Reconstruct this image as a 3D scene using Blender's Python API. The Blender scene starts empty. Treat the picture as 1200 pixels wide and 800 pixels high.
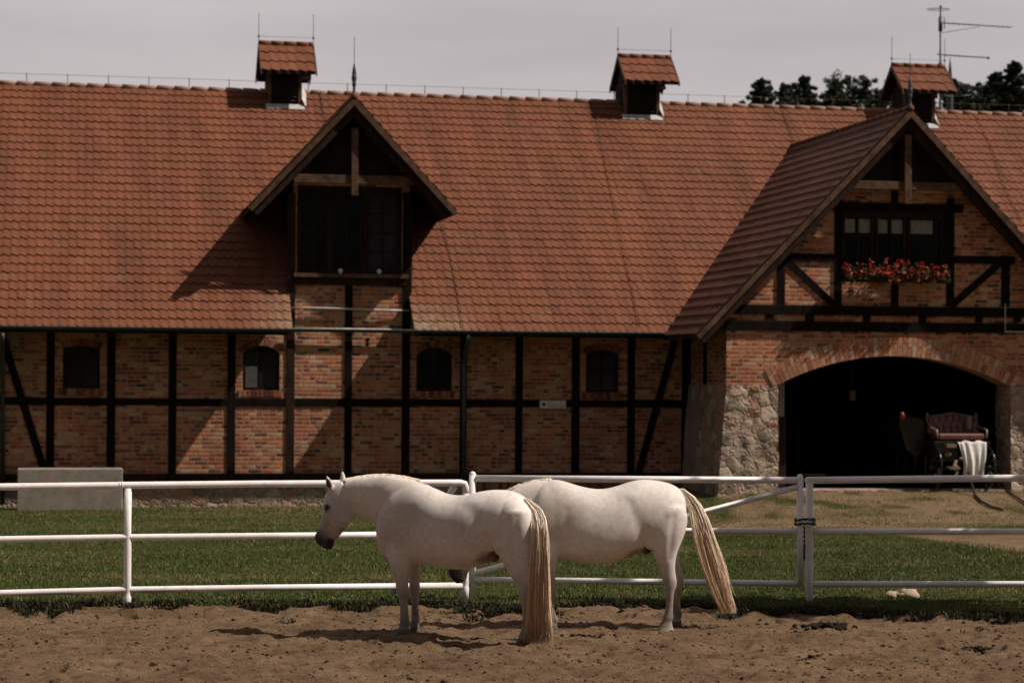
import bpy, bmesh, math, random
import numpy as np
from mathutils import Vector, Matrix, noise as mnoise
from mathutils.geometry import tessellate_polygon
random.seed(7); RNG = np.random.default_rng(11)
S = bpy.context.scene
COL = S.collection
R = math.radians
# ------------------------------------------------------------------ survey frame
F = 2562.0; CH = 2.35; CX = 600.0; CY = 438.0; RHO = .0065; UPY = 450.0         # focal length (px of the photo), eye height, horizon
TH = math.atan(0.195); TC, TS = math.cos(TH), math.sin(TH); D0 = 39.5   # the stable's line and distance
def unroll(px, py): return px + RHO * (py - CY), py - RHO * (px - CX)
def bt(px, v):
    a = (px - CX) / F
    return (v + D0 * TC) / (TC - TS * a)
def U(px, v=0.0, py=None):
    px = unroll(px, UPY if py is None else py)[0]
    t = bt(px, v); a = (px - CX) / F
    return t * a * TC + (t - D0) * TS
def Z(px, py, v=0.0):
    px, py = unroll(px, py)
    return CH - bt(px, v) * (py - CY) / F
def B(px, py, v=0.0):
    return Vector((U(px, v, py), v, Z(px, py, v)))
def G(px, py, Y):
    px, py = unroll(px, py)
    return Vector(((px - CX) * Y / F, Y, CH - (py - CY) * Y / F))
def sstep(a, b, x):
    t = np.clip((x - a) / (b - a), 0, 1); return t * t * (3 - 2 * t)

# ------------------------------------------------------------------ numpy value noise
_perm = RNG.random((256, 256))
def vnoise(x, y, s):
    x = np.asarray(x) / s; y = np.asarray(y) / s
    xi = np.floor(x).astype(int); yi = np.floor(y).astype(int)
    fx = x - xi; fy = y - yi
    fx = fx * fx * (3 - 2 * fx); fy = fy * fy * (3 - 2 * fy)
    g = lambda i, j: _perm[i & 255, j & 255]
    return (g(xi, yi) * (1 - fx) + g(xi + 1, yi) * fx) * (1 - fy) + (g(xi, yi + 1) * (1 - fx) + g(xi + 1, yi + 1) * fx) * fy - 0.5

# ------------------------------------------------------------------ materials
class NT:
    def __init__(s, name):
        s.m = bpy.data.materials.new(name); s.m.use_nodes = True
        s.t = s.m.node_tree; s.t.nodes.clear()
        s.out = s.t.nodes.new('ShaderNodeOutputMaterial')
        s.p = s.t.nodes.new('ShaderNodeBsdfPrincipled')
        s.t.links.new(s.p.outputs[0], s.out.inputs[0])
        s.tc = s.t.nodes.new('ShaderNodeTexCoord')
    def n(s, typ, **kw):
        nd = s.t.nodes.new(typ)
        for k, v in kw.items():
            if k.startswith('i_'):
                key = k[2:]
                key = int(key) if key.isdigit() else key.replace('_', ' ')
                s.set(nd.inputs[key], v)
            else: setattr(nd, k, v)
        return nd
    def set(s, sock, v):
        if hasattr(v, 'is_linked') or hasattr(v, 'links'): s.t.links.new(v, sock)
        else: sock.default_value = v
    def math(s, op, a, b=0.0, c=0.0):
        nd = s.t.nodes.new('ShaderNodeMath'); nd.operation = op
        s.set(nd.inputs[0], a); s.set(nd.inputs[1], b); s.set(nd.inputs[2], c)
        return nd.outputs[0]
    def mix(s, f, a, b, mode='MIX'):
        nd = s.t.nodes.new('ShaderNodeMix'); nd.data_type = 'RGBA'; nd.blend_type = mode
        s.set(nd.inputs[0], f); s.set(nd.inputs[6], a); s.set(nd.inputs[7], b)
        return nd.outputs[2]
    def noise(s, scale, detail=4, rough=.6, vec=None, w='Fac'):
        nd = s.n('ShaderNodeTexNoise'); nd.inputs['Scale'].default_value = scale
        nd.inputs['Detail'].default_value = detail; nd.inputs['Roughness'].default_value = rough
        s.set(nd.inputs['Vector'], vec if vec is not None else s.tc.outputs['Object'])
        return nd.outputs[w]
    def ramp(s, f, stops, interp='LINEAR'):
        nd = s.n('ShaderNodeValToRGB'); s.set(nd.inputs[0], f); cr = nd.color_ramp; cr.interpolation = interp
        while len(cr.elements) < len(stops): cr.elements.new(0.5)
        for e, (p, c) in zip(cr.elements, stops):
            e.position = p; e.color = (*c, 1) if len(c) == 3 else c
        return nd.outputs[0]
    def scalevec(s, sx, sy, sz):
        nd = s.n('ShaderNodeMapping'); s.t.links.new(s.tc.outputs['Object'], nd.inputs[0])
        nd.inputs['Scale'].default_value = (sx, sy, sz); return nd.outputs[0]
    def bump(s, h, strength=.5, dist=.01):
        nd = s.n('ShaderNodeBump'); s.set(nd.inputs['Height'], h)
        nd.inputs['Strength'].default_value = strength; nd.inputs['Distance'].default_value = dist
        s.t.links.new(nd.outputs[0], s.p.inputs['Normal'])
    def fin(s, col=None, rough=.8, spec=.3, metal=0.0):
        if col is not None: s.set(s.p.inputs['Base Color'], col)
        s.set(s.p.inputs['Roughness'], rough); s.set(s.p.inputs['Specular IOR Level'], spec)
        s.p.inputs['Metallic'].default_value = metal
        return s.m
g3 = lambda v: (v, v, v)

def mat_brick(name, axis='x', dim=1.0):
    n = NT(name)
    sep = n.n('ShaderNodeSeparateXYZ'); n.t.links.new(n.tc.outputs['Object'], sep.inputs[0])
    a = sep.outputs[0] if axis == 'x' else sep.outputs[1]; z = sep.outputs[2]
    wob = n.math('MULTIPLY', n.math('SUBTRACT', n.noise(5, 2), .5), .022)
    z2 = n.math('ADD', z, wob)
    a2 = n.math('ADD', a, n.math('MULTIPLY', n.math('SUBTRACT', n.noise(9, 2), .5), .03))
    H, Wd = .0715, .235
    row = n.math('FLOOR', n.math('DIVIDE', z2, H))
    wn = n.n('ShaderNodeTexWhiteNoise', noise_dimensions='1D'); n.set(wn.inputs['W'], row)
    off = n.math('ADD', n.math('MULTIPLY', n.math('MODULO', row, 2.0), .5), n.math('MULTIPLY', wn.outputs['Value'], .22))
    xx = n.math('ADD', n.math('DIVIDE', a2, Wd), off)
    # headers mixed with stretchers: each brick may be cut in two
    colc = n.math('FLOOR', xx)
    cmb0 = n.n('ShaderNodeCombineXYZ'); n.set(cmb0.inputs[0], row); n.set(cmb0.inputs[1], colc)
    wh = n.n('ShaderNodeTexWhiteNoise', noise_dimensions='2D'); n.t.links.new(cmb0.outputs[0], wh.inputs['Vector'])
    ishead = n.math('GREATER_THAN', wh.outputs['Value'], .55)
    fx0 = n.math('FRACT', xx)
    mul = n.math('ADD', 1.0, ishead)
    fx1 = n.math('MULTIPLY', fx0, mul)
    sub = n.math('FLOOR', fx1); fx = n.math('FRACT', fx1)
    cmb = n.n('ShaderNodeCombineXYZ'); n.set(cmb.inputs[0], row); n.set(cmb.inputs[1], n.math('ADD', colc, n.math('MULTIPLY', sub, .37))); cmb.inputs[2].default_value = 3.3
    wc = n.n('ShaderNodeTexWhiteNoise', noise_dimensions='3D'); n.t.links.new(cmb.outputs[0], wc.inputs['Vector'])
    fz = n.math('FRACT', n.math('DIVIDE', z2, H))
    dz = n.math('MULTIPLY', n.math('MINIMUM', fz, n.math('SUBTRACT', 1.0, fz)), H)
    dx = n.math('MULTIPLY', n.math('MINIMUM', fx, n.math('SUBTRACT', 1.0, fx)), n.math('DIVIDE', Wd, mul))
    d = n.math('MINIMUM', dz, dx)
    d = n.math('ADD', d, n.math('MULTIPLY', n.math('SUBTRACT', n.noise(40, 3), .5), .012))
    mr = n.n('ShaderNodeMapRange'); n.set(mr.inputs[0], d); mr.inputs[1].default_value = .006; mr.inputs[2].default_value = .013
    brickf = mr.outputs[0]
    bc = n.ramp(wc.outputs['Value'], [(0, (.05, .022, .020)), (.08, (.18, .048, .030)), (.28, (.36, .078, .036)), (.5, (.56, .138, .054)),
                                     (.70, (.60, .215, .080)), (.85, (.56, .29, .145)), (1, (.60, .42, .26))])
    bc = n.mix(.45, bc, n.ramp(n.noise(60, 4), [(.3, g3(.35)), (.7, g3(1.3))]), 'MULTIPLY')
    mort = n.ramp(n.noise(14, 4), [(.3, (.32, .19, .125)), (.7, (.58, .40, .285))])
    smear = n.ramp(n.noise(3.2, 7, .75), [(.42, g3(.06)), (.72, g3(.5))])
    bc = n.mix(smear, bc, mort)
    col = n.mix(brickf, mort, bc)
    dirt = n.ramp(n.noise(.9, 5, .65), [(.35, g3(.66)), (.65, g3(1.05))])
    col = n.mix(1.0, col, dirt, 'MULTIPLY')
    if dim != 1: col = n.mix(1.0, col, (dim, dim, dim, 1), 'MULTIPLY')
    hh = n.math('ADD', n.math('MULTIPLY', brickf, .7), n.math('MULTIPLY', n.noise(90, 3), .4))
    n.bump(hh, .8, .012)
    return n.fin(col, .92, .15)

def mat_stone(name):
    n = NT(name)
    v = n.n('ShaderNodeTexVoronoi'); v.inputs['Scale'].default_value = 3.7
    wv = n.n('ShaderNodeVectorMath', operation='ADD')
    n.t.links.new(n.scalevec(1, 1, 1.25), wv.inputs[0])
    nz = n.n('ShaderNodeVectorMath', operation='SCALE'); n.t.links.new(n.noise(4, 3, w='Color'), nz.inputs[0]); nz.inputs['Scale'].default_value = .42
    n.t.links.new(nz.outputs[0], wv.inputs[1]); n.t.links.new(wv.outputs[0], v.inputs['Vector'])
    e = n.n('ShaderNodeTexVoronoi', feature='DISTANCE_TO_EDGE'); e.inputs['Scale'].default_value = 3.7
    n.t.links.new(wv.outputs[0], e.inputs['Vector'])
    sp = n.n('ShaderNodeSeparateColor'); n.t.links.new(v.outputs['Color'], sp.inputs[0])
    c = n.ramp(sp.outputs[0], [(0, (.20, .155, .12)), (.25, (.34, .25, .185)), (.45, (.44, .33, .25)), (.6, (.25, .215, .175)), (.75, (.50, .39, .30)), (.9, (.42, .20, .12)), (1, (.54, .45, .36))])
    c = n.mix(.8, c, n.ramp(n.noise(18, 6, .7), [(.25, g3(.45)), (.75, g3(1.35))]), 'MULTIPLY')
    m = n.math('MULTIPLY', e.outputs['Distance'], 6.5)
    mm = n.n('ShaderNodeClamp'); n.set(mm.inputs[0], m)
    col = n.mix(mm.outputs[0], n.ramp(n.noise(12, 3), [(.3, (.22, .16, .12)), (.7, (.42, .33, .25))]), c)
    n.bump(n.math('ADD', mm.outputs[0], n.math('MULTIPLY', n.noise(22, 5), .9)), .8, .028)
    return n.fin(col, .9, .2)

def mat_tile(name, base=(.168, .056, .025)):
    n = NT(name)
    at = n.n('ShaderNodeAttribute', attribute_name='tint')
    c = n.ramp(at.outputs['Fac'], [(0, tuple(b * .86 for b in base)), (.06, tuple(b * .97 for b in base)), (.5, base), (.95, (base[0] * 1.03, base[1] * 1.06, base[2] * 1.06)), (1, (base[0] * 1.06, base[1] * 1.2, base[2] * 1.25))])
    c = n.mix(.7, c, n.ramp(n.noise(9, 6, .7), [(.3, g3(.78)), (.7, g3(1.12))]), 'MULTIPLY')
    st = n.ramp(n.noise(1.0, 6, .65, n.scalevec(1.9, .3, .3)), [(.3, g3(.58)), (.62, g3(1.10))])
    c = n.mix(.8, c, st, 'MULTIPLY')
    lichen = n.ramp(n.noise(1.7, 8, .75), [(.60, g3(0)), (.72, g3(.34))])
    c = n.mix(lichen, c, (.21, .17, .10, 1))
    at2 = n.n('ShaderNodeAttribute', attribute_name='pale')
    c = n.mix(n.math('MULTIPLY', at2.outputs['Fac'], n.ramp(n.noise(6, 5, .7), [(.35, g3(.1)), (.6, g3(.9))])), c, (.27, .20, .13, 1))
    n.bump(n.noise(55, 4), .35, .006)
    return n.fin(c, .82, .25)

def mat_wood(name, c0, c1, rough=.8, axis=(1, 1, .12), sc=22):
    n = NT(name)
    v = n.scalevec(*axis)
    c = n.ramp(n.noise(sc, 6, .7, v), [(.3, c0), (.7, c1)])
    c = n.mix(.6, c, n.ramp(n.noise(2.5, 4, .6), [(.35, g3(.6)), (.65, g3(1.25))]), 'MULTIPLY')
    n.bump(n.noise(sc * 1.6, 5, .7, v), .6, .008)
    return n.fin(c, rough, .08)

def mat_plain(name, c, rough=.6, spec=.3, metal=0.0, var=.35, sc=12, bump=.0):
    n = NT(name)
    lo, hi = tuple(x * (1 - var) for x in c), tuple(x * (1 + var * .5) for x in c)
    cc = n.ramp(n.noise(sc, 5, .65), [(.3, lo), (.7, hi)])
    if bump: n.bump(n.noise(sc * 4, 4), bump, .006)
    return n.fin(cc, rough, spec, metal)

def mat_paint():
    n = NT('white_pipe_paint')
    c = n.ramp(n.noise(7, 6, .7), [(.3, (.70, .65, .63)), (.6, (.85, .81, .80))])
    rust = n.ramp(n.noise(5.5, 8, .8), [(.595, g3(0)), (.69, g3(.7))])
    c = n.mix(rust, c, (.20, .12, .08, 1))
    sep = n.n('ShaderNodeSeparateXYZ'); n.t.links.new(n.tc.outputs['Object'], sep.inputs[0])
    n.bump(n.noise(60, 3), .15, .003)
    return n.fin(c, .42, .4)

def mat_attr(name, attr='Col', rough=.7, spec=.2, var=.2, sc=50, bump=.2, bd=.004, aniso=None, sheen=0.0, rt=None):
    n = NT(name)
    at = n.n('ShaderNodeAttribute', attribute_name=attr)
    v = n.scalevec(*aniso) if aniso else None
    c = n.mix(1.0, at.outputs['Color'], n.ramp(n.noise(sc, 5, .65, v), [(.3, g3(1 - var)), (.7, g3(1 + var * .5))]), 'MULTIPLY')
    if bump: n.bump(n.noise(sc * 1.5, 4, .7, v), bump, bd)
    if sheen:
        n.p.inputs['Sheen Weight'].default_value = sheen; n.p.inputs['Sheen Roughness'].default_value = .4
    m = n.fin(c, rough, spec)
    return m

M = {}
M['brick'] = mat_brick('old_brick', 'x'); M['brick_side'] = mat_brick('old_brick_side', 'y')
M['stone'] = mat_stone('fieldstone')
M['tile'] = mat_tile('clay_tile')
M['tile_ridge'] = mat_tile('ridge_clay', (.30, .17, .125))
M['tile_dark'] = mat_tile('clay_tile_dark', (.115, .038, .019))  # same tile with a darker base, for the wing and rear slopes
M['timber'] = mat_wood('tarred_timber', (.005, .004, .005), (.018, .012, .010), .95)
M['timber_brown'] = mat_wood('tarred_timber_brown', (.014, .009, .007), (.05, .027, .018))
M['barge'] = mat_wood('weathered_board', (.05, .028, .018), (.17, .10, .065), sc=30, axis=(.25, 1, .25))
M['darkboard'] = mat_wood('dark_board', (.012, .009, .008), (.04, .026, .02))
M['zinc'] = mat_plain('dull_zinc', (.075, .085, .088), .5, .4, .5)
M['flash'] = mat_plain('pale_flashing', (.5, .5, .47), .5, .4)
M['pipe'] = mat_paint()
M['pane_pale'] = mat_plain('sky_reflection_pane', (.035, .034, .042), .10, .35, 0, .5, 3)  # glass with the sky's reflection put into its base colour
M['glass'] = mat_plain('window_glass', (.010, .011, .014), .10, .3, 0, .3, 2)
M['frame'] = mat_wood('window_frame', (.012, .009, .008), (.045, .026, .018))
M['curtain'] = mat_plain('net_curtain', (.25, .25, .22), .9, .1)
M['concrete'] = mat_plain('concrete', (.28, .24, .195), .9, .2, 0, .3, 5, .3)
M['plaster'] = mat_plain('old_plaster', (.30, .27, .22), .9, .1, 0, .3, 3)
M['plaster_dark'] = mat_plain('grey_shutter', (.09, .085, .08), .8, .2)
M['iron'] = mat_plain('dark_iron', (.02, .02, .022), .5, .4, .3)
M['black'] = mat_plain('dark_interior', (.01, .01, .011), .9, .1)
M['white'] = mat_plain('white_cloth', (.74, .72, .69), .85, .1, 0, .12, 6)
M['leather'] = mat_plain('brown_leather', (.13, .045, .032), .35, .5, 0, .4, 14, .2)
M['gold'] = mat_plain('carved_cream_wood', (.22, .17, .11), .5, .4)
M['lacquer'] = mat_plain('black_lacquer', (.012, .010, .010), .2, .5)
M['redpaint'] = mat_plain('dull_red_paint', (.18, .02, .015), .4, .4)
M['sign'] = mat_plain('sign_enamel', (.62, .60, .56), .4, .4, 0, .08)
M['ink'] = mat_plain('sign_ink', (.10, .10, .11), .5, .3)
M['bark'] = mat_wood('bark', (.03, .02, .014), (.10, .07, .05))
M['dung'] = mat_plain('dung', (.022, .016, .011), .9, .1, 0, .5, 40, .8)
M['rock'] = mat_plain('pale_rock', (.42, .33, .24), .9, .1, 0, .4, 12, .8)
M['rope'] = mat_plain('dark_chain', (.035, .03, .028), .6, .4)
M['eye'] = mat_plain('eye', (.006, .005, .004), .08, .6)
M['coat'] = mat_attr('horse_coat', rough=.62, spec=.22, var=.16, sc=26, bump=.25, bd=.004, sheen=.15)
M['hair'] = mat_attr('horse_hair', rough=.5, spec=.3, var=.25, sc=30, bump=0)
M['leaf'] = mat_attr('leaf', rough=.7, spec=.2, var=.3, sc=3, bump=0)
M['petal'] = mat_attr('petal', rough=.6, spec=.2, var=.2, sc=9, bump=0)
M['brickpiece'] = mat_attr('cut_brick', rough=.9, spec=.15, var=.45, sc=22, bump=.6, bd=.01)
M['mortar'] = mat_plain('mortar', (.32, .21, .145), .95, .1, 0, .3, 20, .4)
M['globe'] = mat_plain('opal_globe', (.7, .68, .62), .3, .4, 0, .05)

# ------------------------------------------------------------------ mesh builder
class MB:
    def __init__(s): s.v = []; s.f = []
    def poly(s, pts):
        i = len(s.v); s.v += [tuple(p) for p in pts]; s.f.append(tuple(range(i, i + len(pts)))); return s
    def box(s, a, b):
        x0, x1 = sorted((a[0], b[0])); y0, y1 = sorted((a[1], b[1])); z0, z1 = sorted((a[2], b[2]))
        i = len(s.v)
        s.v += [(x0, y0, z0), (x1, y0, z0), (x1, y1, z0), (x0, y1, z0), (x0, y0, z1), (x1, y0, z1), (x1, y1, z1), (x0, y1, z1)]
        for q in ((0, 3, 2, 1), (4, 5, 6, 7), (0, 1, 5, 4), (1, 2, 6, 5), (2, 3, 7, 6), (3, 0, 4, 7)): s.f.append(tuple(i + k for k in q))
        return s
    def bar(s, p, q, w, t, up=(0, 0, 1)):
        """rectangular bar from p to q, w along side, t along the second axis (up hint)"""
        p, q = Vector(p), Vector(q); d = (q - p).normalized(); up = Vector(up)
        a = d.cross(up).normalized(); b = a.cross(d).normalized()
        i = len(s.v)
        for c in (p, q):
            for sa, sb in ((-1, -1), (1, -1), (1, 1), (-1, 1)): s.v.append(tuple(c + a * sa * w / 2 + b * sb * t / 2))
        for k in range(4): s.f.append((i + k, i + (k + 1) % 4, i + 4 + (k + 1) % 4, i + 4 + k))
        s.f.append((i + 3, i + 2, i + 1, i)); s.f.append((i + 4, i + 5, i + 6, i + 7)); return s
    def prism(s, pts, off):
        """planar polygon extruded by vector off"""
        n = len(pts); i = len(s.v); off = Vector(off)
        s.v += [tuple(p) for p in pts] + [tuple(Vector(p) + off) for p in pts]
        s.f.append(tuple(range(i, i + n))); s.f.append(tuple(range(i + 2 * n - 1, i + n - 1, -1)))
        for k in range(n): s.f.append((i + k, i + n + k, i + n + (k + 1) % n, i + (k + 1) % n))
        return s
    def tube(s, pts, r, n=10, cap=True):
        pts = [Vector(p) for p in pts]; rr = r if isinstance(r, (list, tuple)) else [r] * len(pts)
        i0 = len(s.v); prev = None
        for k, p in enumerate(pts):
            d = ((pts[k + 1] - p) if k == 0 else (p - pts[k - 1]) if k == len(pts) - 1 else (pts[k + 1] - pts[k - 1])).normalized()
            if prev is None:
                a = d.orthogonal().normalized()
            else:
                a = (prev - d * prev.dot(d)).normalized()
            prev = a; b = d.cross(a)
            for j in range(n):
                t = 2 * math.pi * j / n; s.v.append(tuple(p + (a * math.cos(t) + b * math.sin(t)) * rr[k]))
        for k in range(len(pts) - 1):
            for j in range(n):
                s.f.append((i0 + k * n + j, i0 + k * n + (j + 1) % n, i0 + (k + 1) * n + (j + 1) % n, i0 + (k + 1) * n + j))
        if cap:
            s.f.append(tuple(i0 + j for j in range(n - 1, -1, -1))); s.f.append(tuple(i0 + (len(pts) - 1) * n + j for j in range(n)))
        return s
    def ball(s, c, r, n=10, m=7, jit=0):
        c = Vector(c); r = Vector(r) if isinstance(r, (tuple, list, Vector)) else Vector((r, r, r)); i0 = len(s.v)
        def P(t, p):
            k = 1 + (random.uniform(-jit, jit) if jit else 0)
            return (c.x + r.x * k * math.sin(t) * math.cos(p), c.y + r.y * k * math.sin(t) * math.sin(p), c.z + r.z * k * math.cos(t))
        s.v.append(P(0, 0))
        for a in range(1, m):
            for b in range(n): s.v.append(P(math.pi * a / m, 2 * math.pi * b / n))
        s.v.append(P(math.pi, 0)); e = len(s.v) - 1
        for b in range(n):
            s.f.append((i0, i0 + 1 + b, i0 + 1 + (b + 1) % n)); s.f.append((e, e - n + (b + 1) % n, e - n + b))
        for a in range(m - 2):
            for b in range(n):
                q = i0 + 1 + a * n; s.f.append((q + b, q + n + b, q + n + (b + 1) % n, q + (b + 1) % n))
        return s
    def lathe(s, prof, c, n=12):
        c = Vector(c); i0 = len(s.v)
        for (r, z) in prof:
            for j in range(n):
                t = 2 * math.pi * j / n; s.v.append((c.x + r * math.cos(t), c.y + r * math.sin(t), c.z + z))
        for k in range(len(prof) - 1):
            for j in range(n): s.f.append((i0 + k * n + j, i0 + k * n + (j + 1) % n, i0 + (k + 1) * n + (j + 1) % n, i0 + (k + 1) * n + j))
        return s
    def build(s, name, mat, parent=None, smooth=False, bevel=0.0, fix=True):
        me = bpy.data.meshes.new(name); me.from_pydata(s.v, [], s.f)
        if fix:
            bm = bmesh.new(); bm.from_mesh(me); bmesh.ops.recalc_face_normals(bm, faces=bm.faces)
            if bevel:
                bmesh.ops.bevel(bm, geom=[e for e in bm.edges if e.is_manifold], offset=bevel, segments=1, affect='EDGES', clamp_overlap=True)
            bm.to_mesh(me); bm.free()
        return link(name, me, mat, parent, smooth)
def link(name, me, mat, parent=None, smooth=False):
    o = bpy.data.objects.new(name, me); COL.objects.link(o)
    if mat is not None: me.materials.append(mat if not isinstance(mat, str) else M[mat])
    if smooth: me.polygons.foreach_set('use_smooth', [True] * len(me.polygons))
    if parent is not None: o.parent = parent
    return o
def tag(o, label=None, cat=None, group=None, kind=None):
    for k, v in (('label', label), ('category', cat), ('group', group), ('kind', kind)):
        if v: o[k] = v
    return o
def empty(name, loc=(0, 0, 0), rz=0.0):
    o = bpy.data.objects.new(name, None); COL.objects.link(o); o.location = loc; o.rotation_euler = (0, 0, rz); o.empty_display_size = .3
    return o
def setcol(me, cols, name='Col'):
    a = me.color_attributes.new(name, 'FLOAT_COLOR', 'POINT')
    c = np.ones((len(me.vertices), 4)); c[:, :3] = cols; a.data.foreach_set('color', c.ravel())
def np_mesh(name, verts, faces):
    """faces: int array (n, k)"""
    verts = np.asarray(verts, dtype=np.float64); faces = np.asarray(faces, dtype=np.int32)
    me = bpy.data.meshes.new(name); n, k = faces.shape
    me.vertices.add(len(verts)); me.vertices.foreach_set('co', verts.ravel())
    me.loops.add(n * k); me.loops.foreach_set('vertex_index', faces.ravel())
    me.polygons.add(n); me.polygons.foreach_set('loop_start', np.arange(0, n * k, k, dtype=np.int32))
    me.update(calc_edges=True); return me

# ================================================================== SETTING: ground
SUN = Vector((.856, -.108, 1.0))
WU, WV = np.array([TC, TS]), np.array([-TS, TC])
def base_h(X, Y):
    X = np.asarray(X, float); Y = np.asarray(Y, float)
    u = X * TC + (Y - D0) * TS; v = -X * TS + (Y - D0) * TC
    hb = -.02 + .36 * sstep(.8, 3.8, u)
    # distance in front of the building, measured to its foot
    vf = np.where(u > 3.4, -2.4, -.3)
    vf = -.3 - 2.1 * sstep(2.2, 4.4, u)
    Yw = D0 + (vf + X * TS) / TC
    t = np.clip((Y - 24.5) / (Yw - 24.5), 0, 1)
    z = t * hb + 0 * Y
    return z
HOOF = []      # (X, Y, Z) filled by the horses below
def edgeY(X):  # where the turf ends
    X = np.asarray(X, float)
    return 21.75 - .45 * sstep(1.6, 3.2, X) + .30 * np.exp(-((X - .2) / 1.2) ** 2) + .5 * vnoise(X, X * 0 + 3.1, 1.1) + .35 * vnoise(X, X * 0 + 9.7, .31)
def dirt_h(X, Y):
    X = np.asarray(X, float); Y = np.asarray(Y, float)
    m = 1 - sstep(-.5, .5, Y - edgeY(X))
    Xr, Yr = X * .8 + Y * .6, -X * .6 + Y * .8
    h = .028 * vnoise(X, Y, 1.3) + .020 * vnoise(Xr + 31, Yr, .42) + .034 * vnoise(Xr, Yr + 17, .19) + .036 * vnoise(X + 3, Y, .105) + .028 * vnoise(Xr, Yr, .062)
    pits = np.minimum(0, vnoise(X + 77, Y + 5, .3) + .16) * .12 + np.minimum(0, vnoise(Xr + 7, Yr + 5, .16) + .22) * .13
    ridge = .05 * np.exp(-((Y - edgeY(X) + .35) / .35) ** 2)
    return m * (h + pits + ridge)
def ground_z(X, Y):
    X = np.asarray(X, float); Y = np.asarray(Y, float)
    z = base_h(X, Y); d = dirt_h(X, Y)
    if HOOF:
        wsum = 0; acc = 0
        for (hx, hy, hz) in HOOF:
            w = np.exp(-((X - hx) ** 2 + (Y - hy) ** 2) / (2 * .22 ** 2)); acc = acc + w * (hz - base_h(hx, hy)); wsum = wsum + w
        k = np.clip(wsum, 0, 1); d = d * (1 - k * .75) + acc / np.maximum(wsum, 1e-6) * k
    return z + d
def grass_mask(X, Y):
    X = np.asarray(X, float); Y = np.asarray(Y, float)
    g = sstep(-.22, .22, Y - edgeY(X) + .5 * vnoise(X + 5, Y + 5, .25))
    # bare earth track that comes in from the right, and the worn slope before the archway
    track = np.exp(-((Y - (31.2 - 1.15 * (X - 5.4))) / (.65 + 1.1 * sstep(5.0, 7.0, X))) ** 2) * sstep(3.6, 5.8, X + .8 * vnoise(X, Y, .8))
    track2 = np.exp(-((Y - 32.6) / .8) ** 2) * sstep(2.0, 3.6, X) * .6
    worn = sstep(31.5, 34.5, Y) * sstep(1.8, 3.4, X) * (.72 + .9 * vnoise(X + 40, Y * .4, .35))
    return g * (1 - np.clip(track * 1.25, 0, 1)) * (1 - np.clip(track2, 0, 1)) * (1 - np.clip(worn, 0, .93))

# ================================================================== HORSES
def catmull(vals, k=3):
    vals = np.array(vals, float); out = []
    for i in range(len(vals) - 1):
        p0, p1, p2, p3 = vals[max(i - 1, 0)], vals[i], vals[i + 1], vals[min(i + 2, len(vals) - 1)]
        for j in range(k):
            t = j / k
            out.append(.5 * ((2 * p1) + (-p0 + p2) * t + (2 * p0 - 5 * p1 + 4 * p2 - p3) * t * t + (-p0 + 3 * p1 - 3 * p2 + p3) * t ** 3))
    out.append(vals[-1]); return np.array(out)
class HorseFrame:
    def __init__(s, cx, Y, psi):
        s.o = Vector(((cx - CX) * Y / F, Y, 0)); s.psi = R(psi)
        s.fw = Vector((-math.cos(s.psi), math.sin(s.psi))); s.lf = Vector((-math.sin(s.psi), -math.cos(s.psi)))
    def P(s, px, py, lat=0.0):
        px, py = unroll(px, py); a = (px - CX) / F; b = (py - CY) / F
        t = (lat + s.o.x * s.lf.x + s.o.y * s.lf.y) / (a * s.lf.x + s.lf.y)
        dx, dy = a * t - s.o.x, t - s.o.y
        return Vector((dx * s.fw.x + dy * s.fw.y, lat, CH - b * t))
    def world(s, p):
        return Vector((s.o.x + s.fw.x * p[0] + s.lf.x * p[1], s.o.y + s.fw.y * p[0] + s.lf.y * p[1], p[2]))
def loft(mb, fr, st, lat=0.0, n=20, ex=2.3, k=3):
    """stations (ax, ay, bx, by, halfwidth[, lat])"""
    st = [tuple(q) + ((lat,) if len(q) == 5 else ()) for q in st]
    ss = catmull(st, k); i0 = len(mb.v)
    for (ax, ay, bx, by, w, la) in ss:
        A = fr.P(ax, ay, la); Bp = fr.P(bx, by, la); c = (A + Bp) / 2; r = (A - Bp) / 2
        for j in range(n):
            t = 2 * math.pi * j / n; ct, sn = math.cos(t), math.sin(t)
            e = 2 / ex; ct = math.copysign(abs(ct) ** e, ct); sn = math.copysign(abs(sn) ** e, sn)
            p = c + r * ct; mb.v.append((p.x, p.y + w * sn, p.z))
    m = len(ss)
    for a in range(m - 1):
        for j in range(n):
            mb.f.append((i0 + a * n + j, i0 + a * n + (j + 1) % n, i0 + (a + 1) * n + (j + 1) % n, i0 + (a + 1) * n + j))
    mb.f.append(tuple(i0 + j for j in range(n))); mb.f.append(tuple(i0 + (m - 1) * n + j for j in range(n - 1, -1, -1)))
def leg(mb, fr, rows, lat):
    y0, a0, b0, w0 = rows[0][:4]; c0 = (a0 + b0) / 2; h0 = (b0 - a0) / 2
    top = [(y0 - 16, c0 - h0 * .25, c0 + h0 * .25, w0 * .2), (y0 - 10, c0 - h0 * .62, c0 + h0 * .62, w0 * .55), (y0 - 4, c0 - h0 * .88, c0 + h0 * .88, w0 * .85)]
    loft(mb, fr, [(a, y, b, y, w, lat * (.72 if y < rows[0][0] else 1)) for (y, a, b, w) in top + list(rows)], n=40, ex=2.1, k=6)
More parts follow.
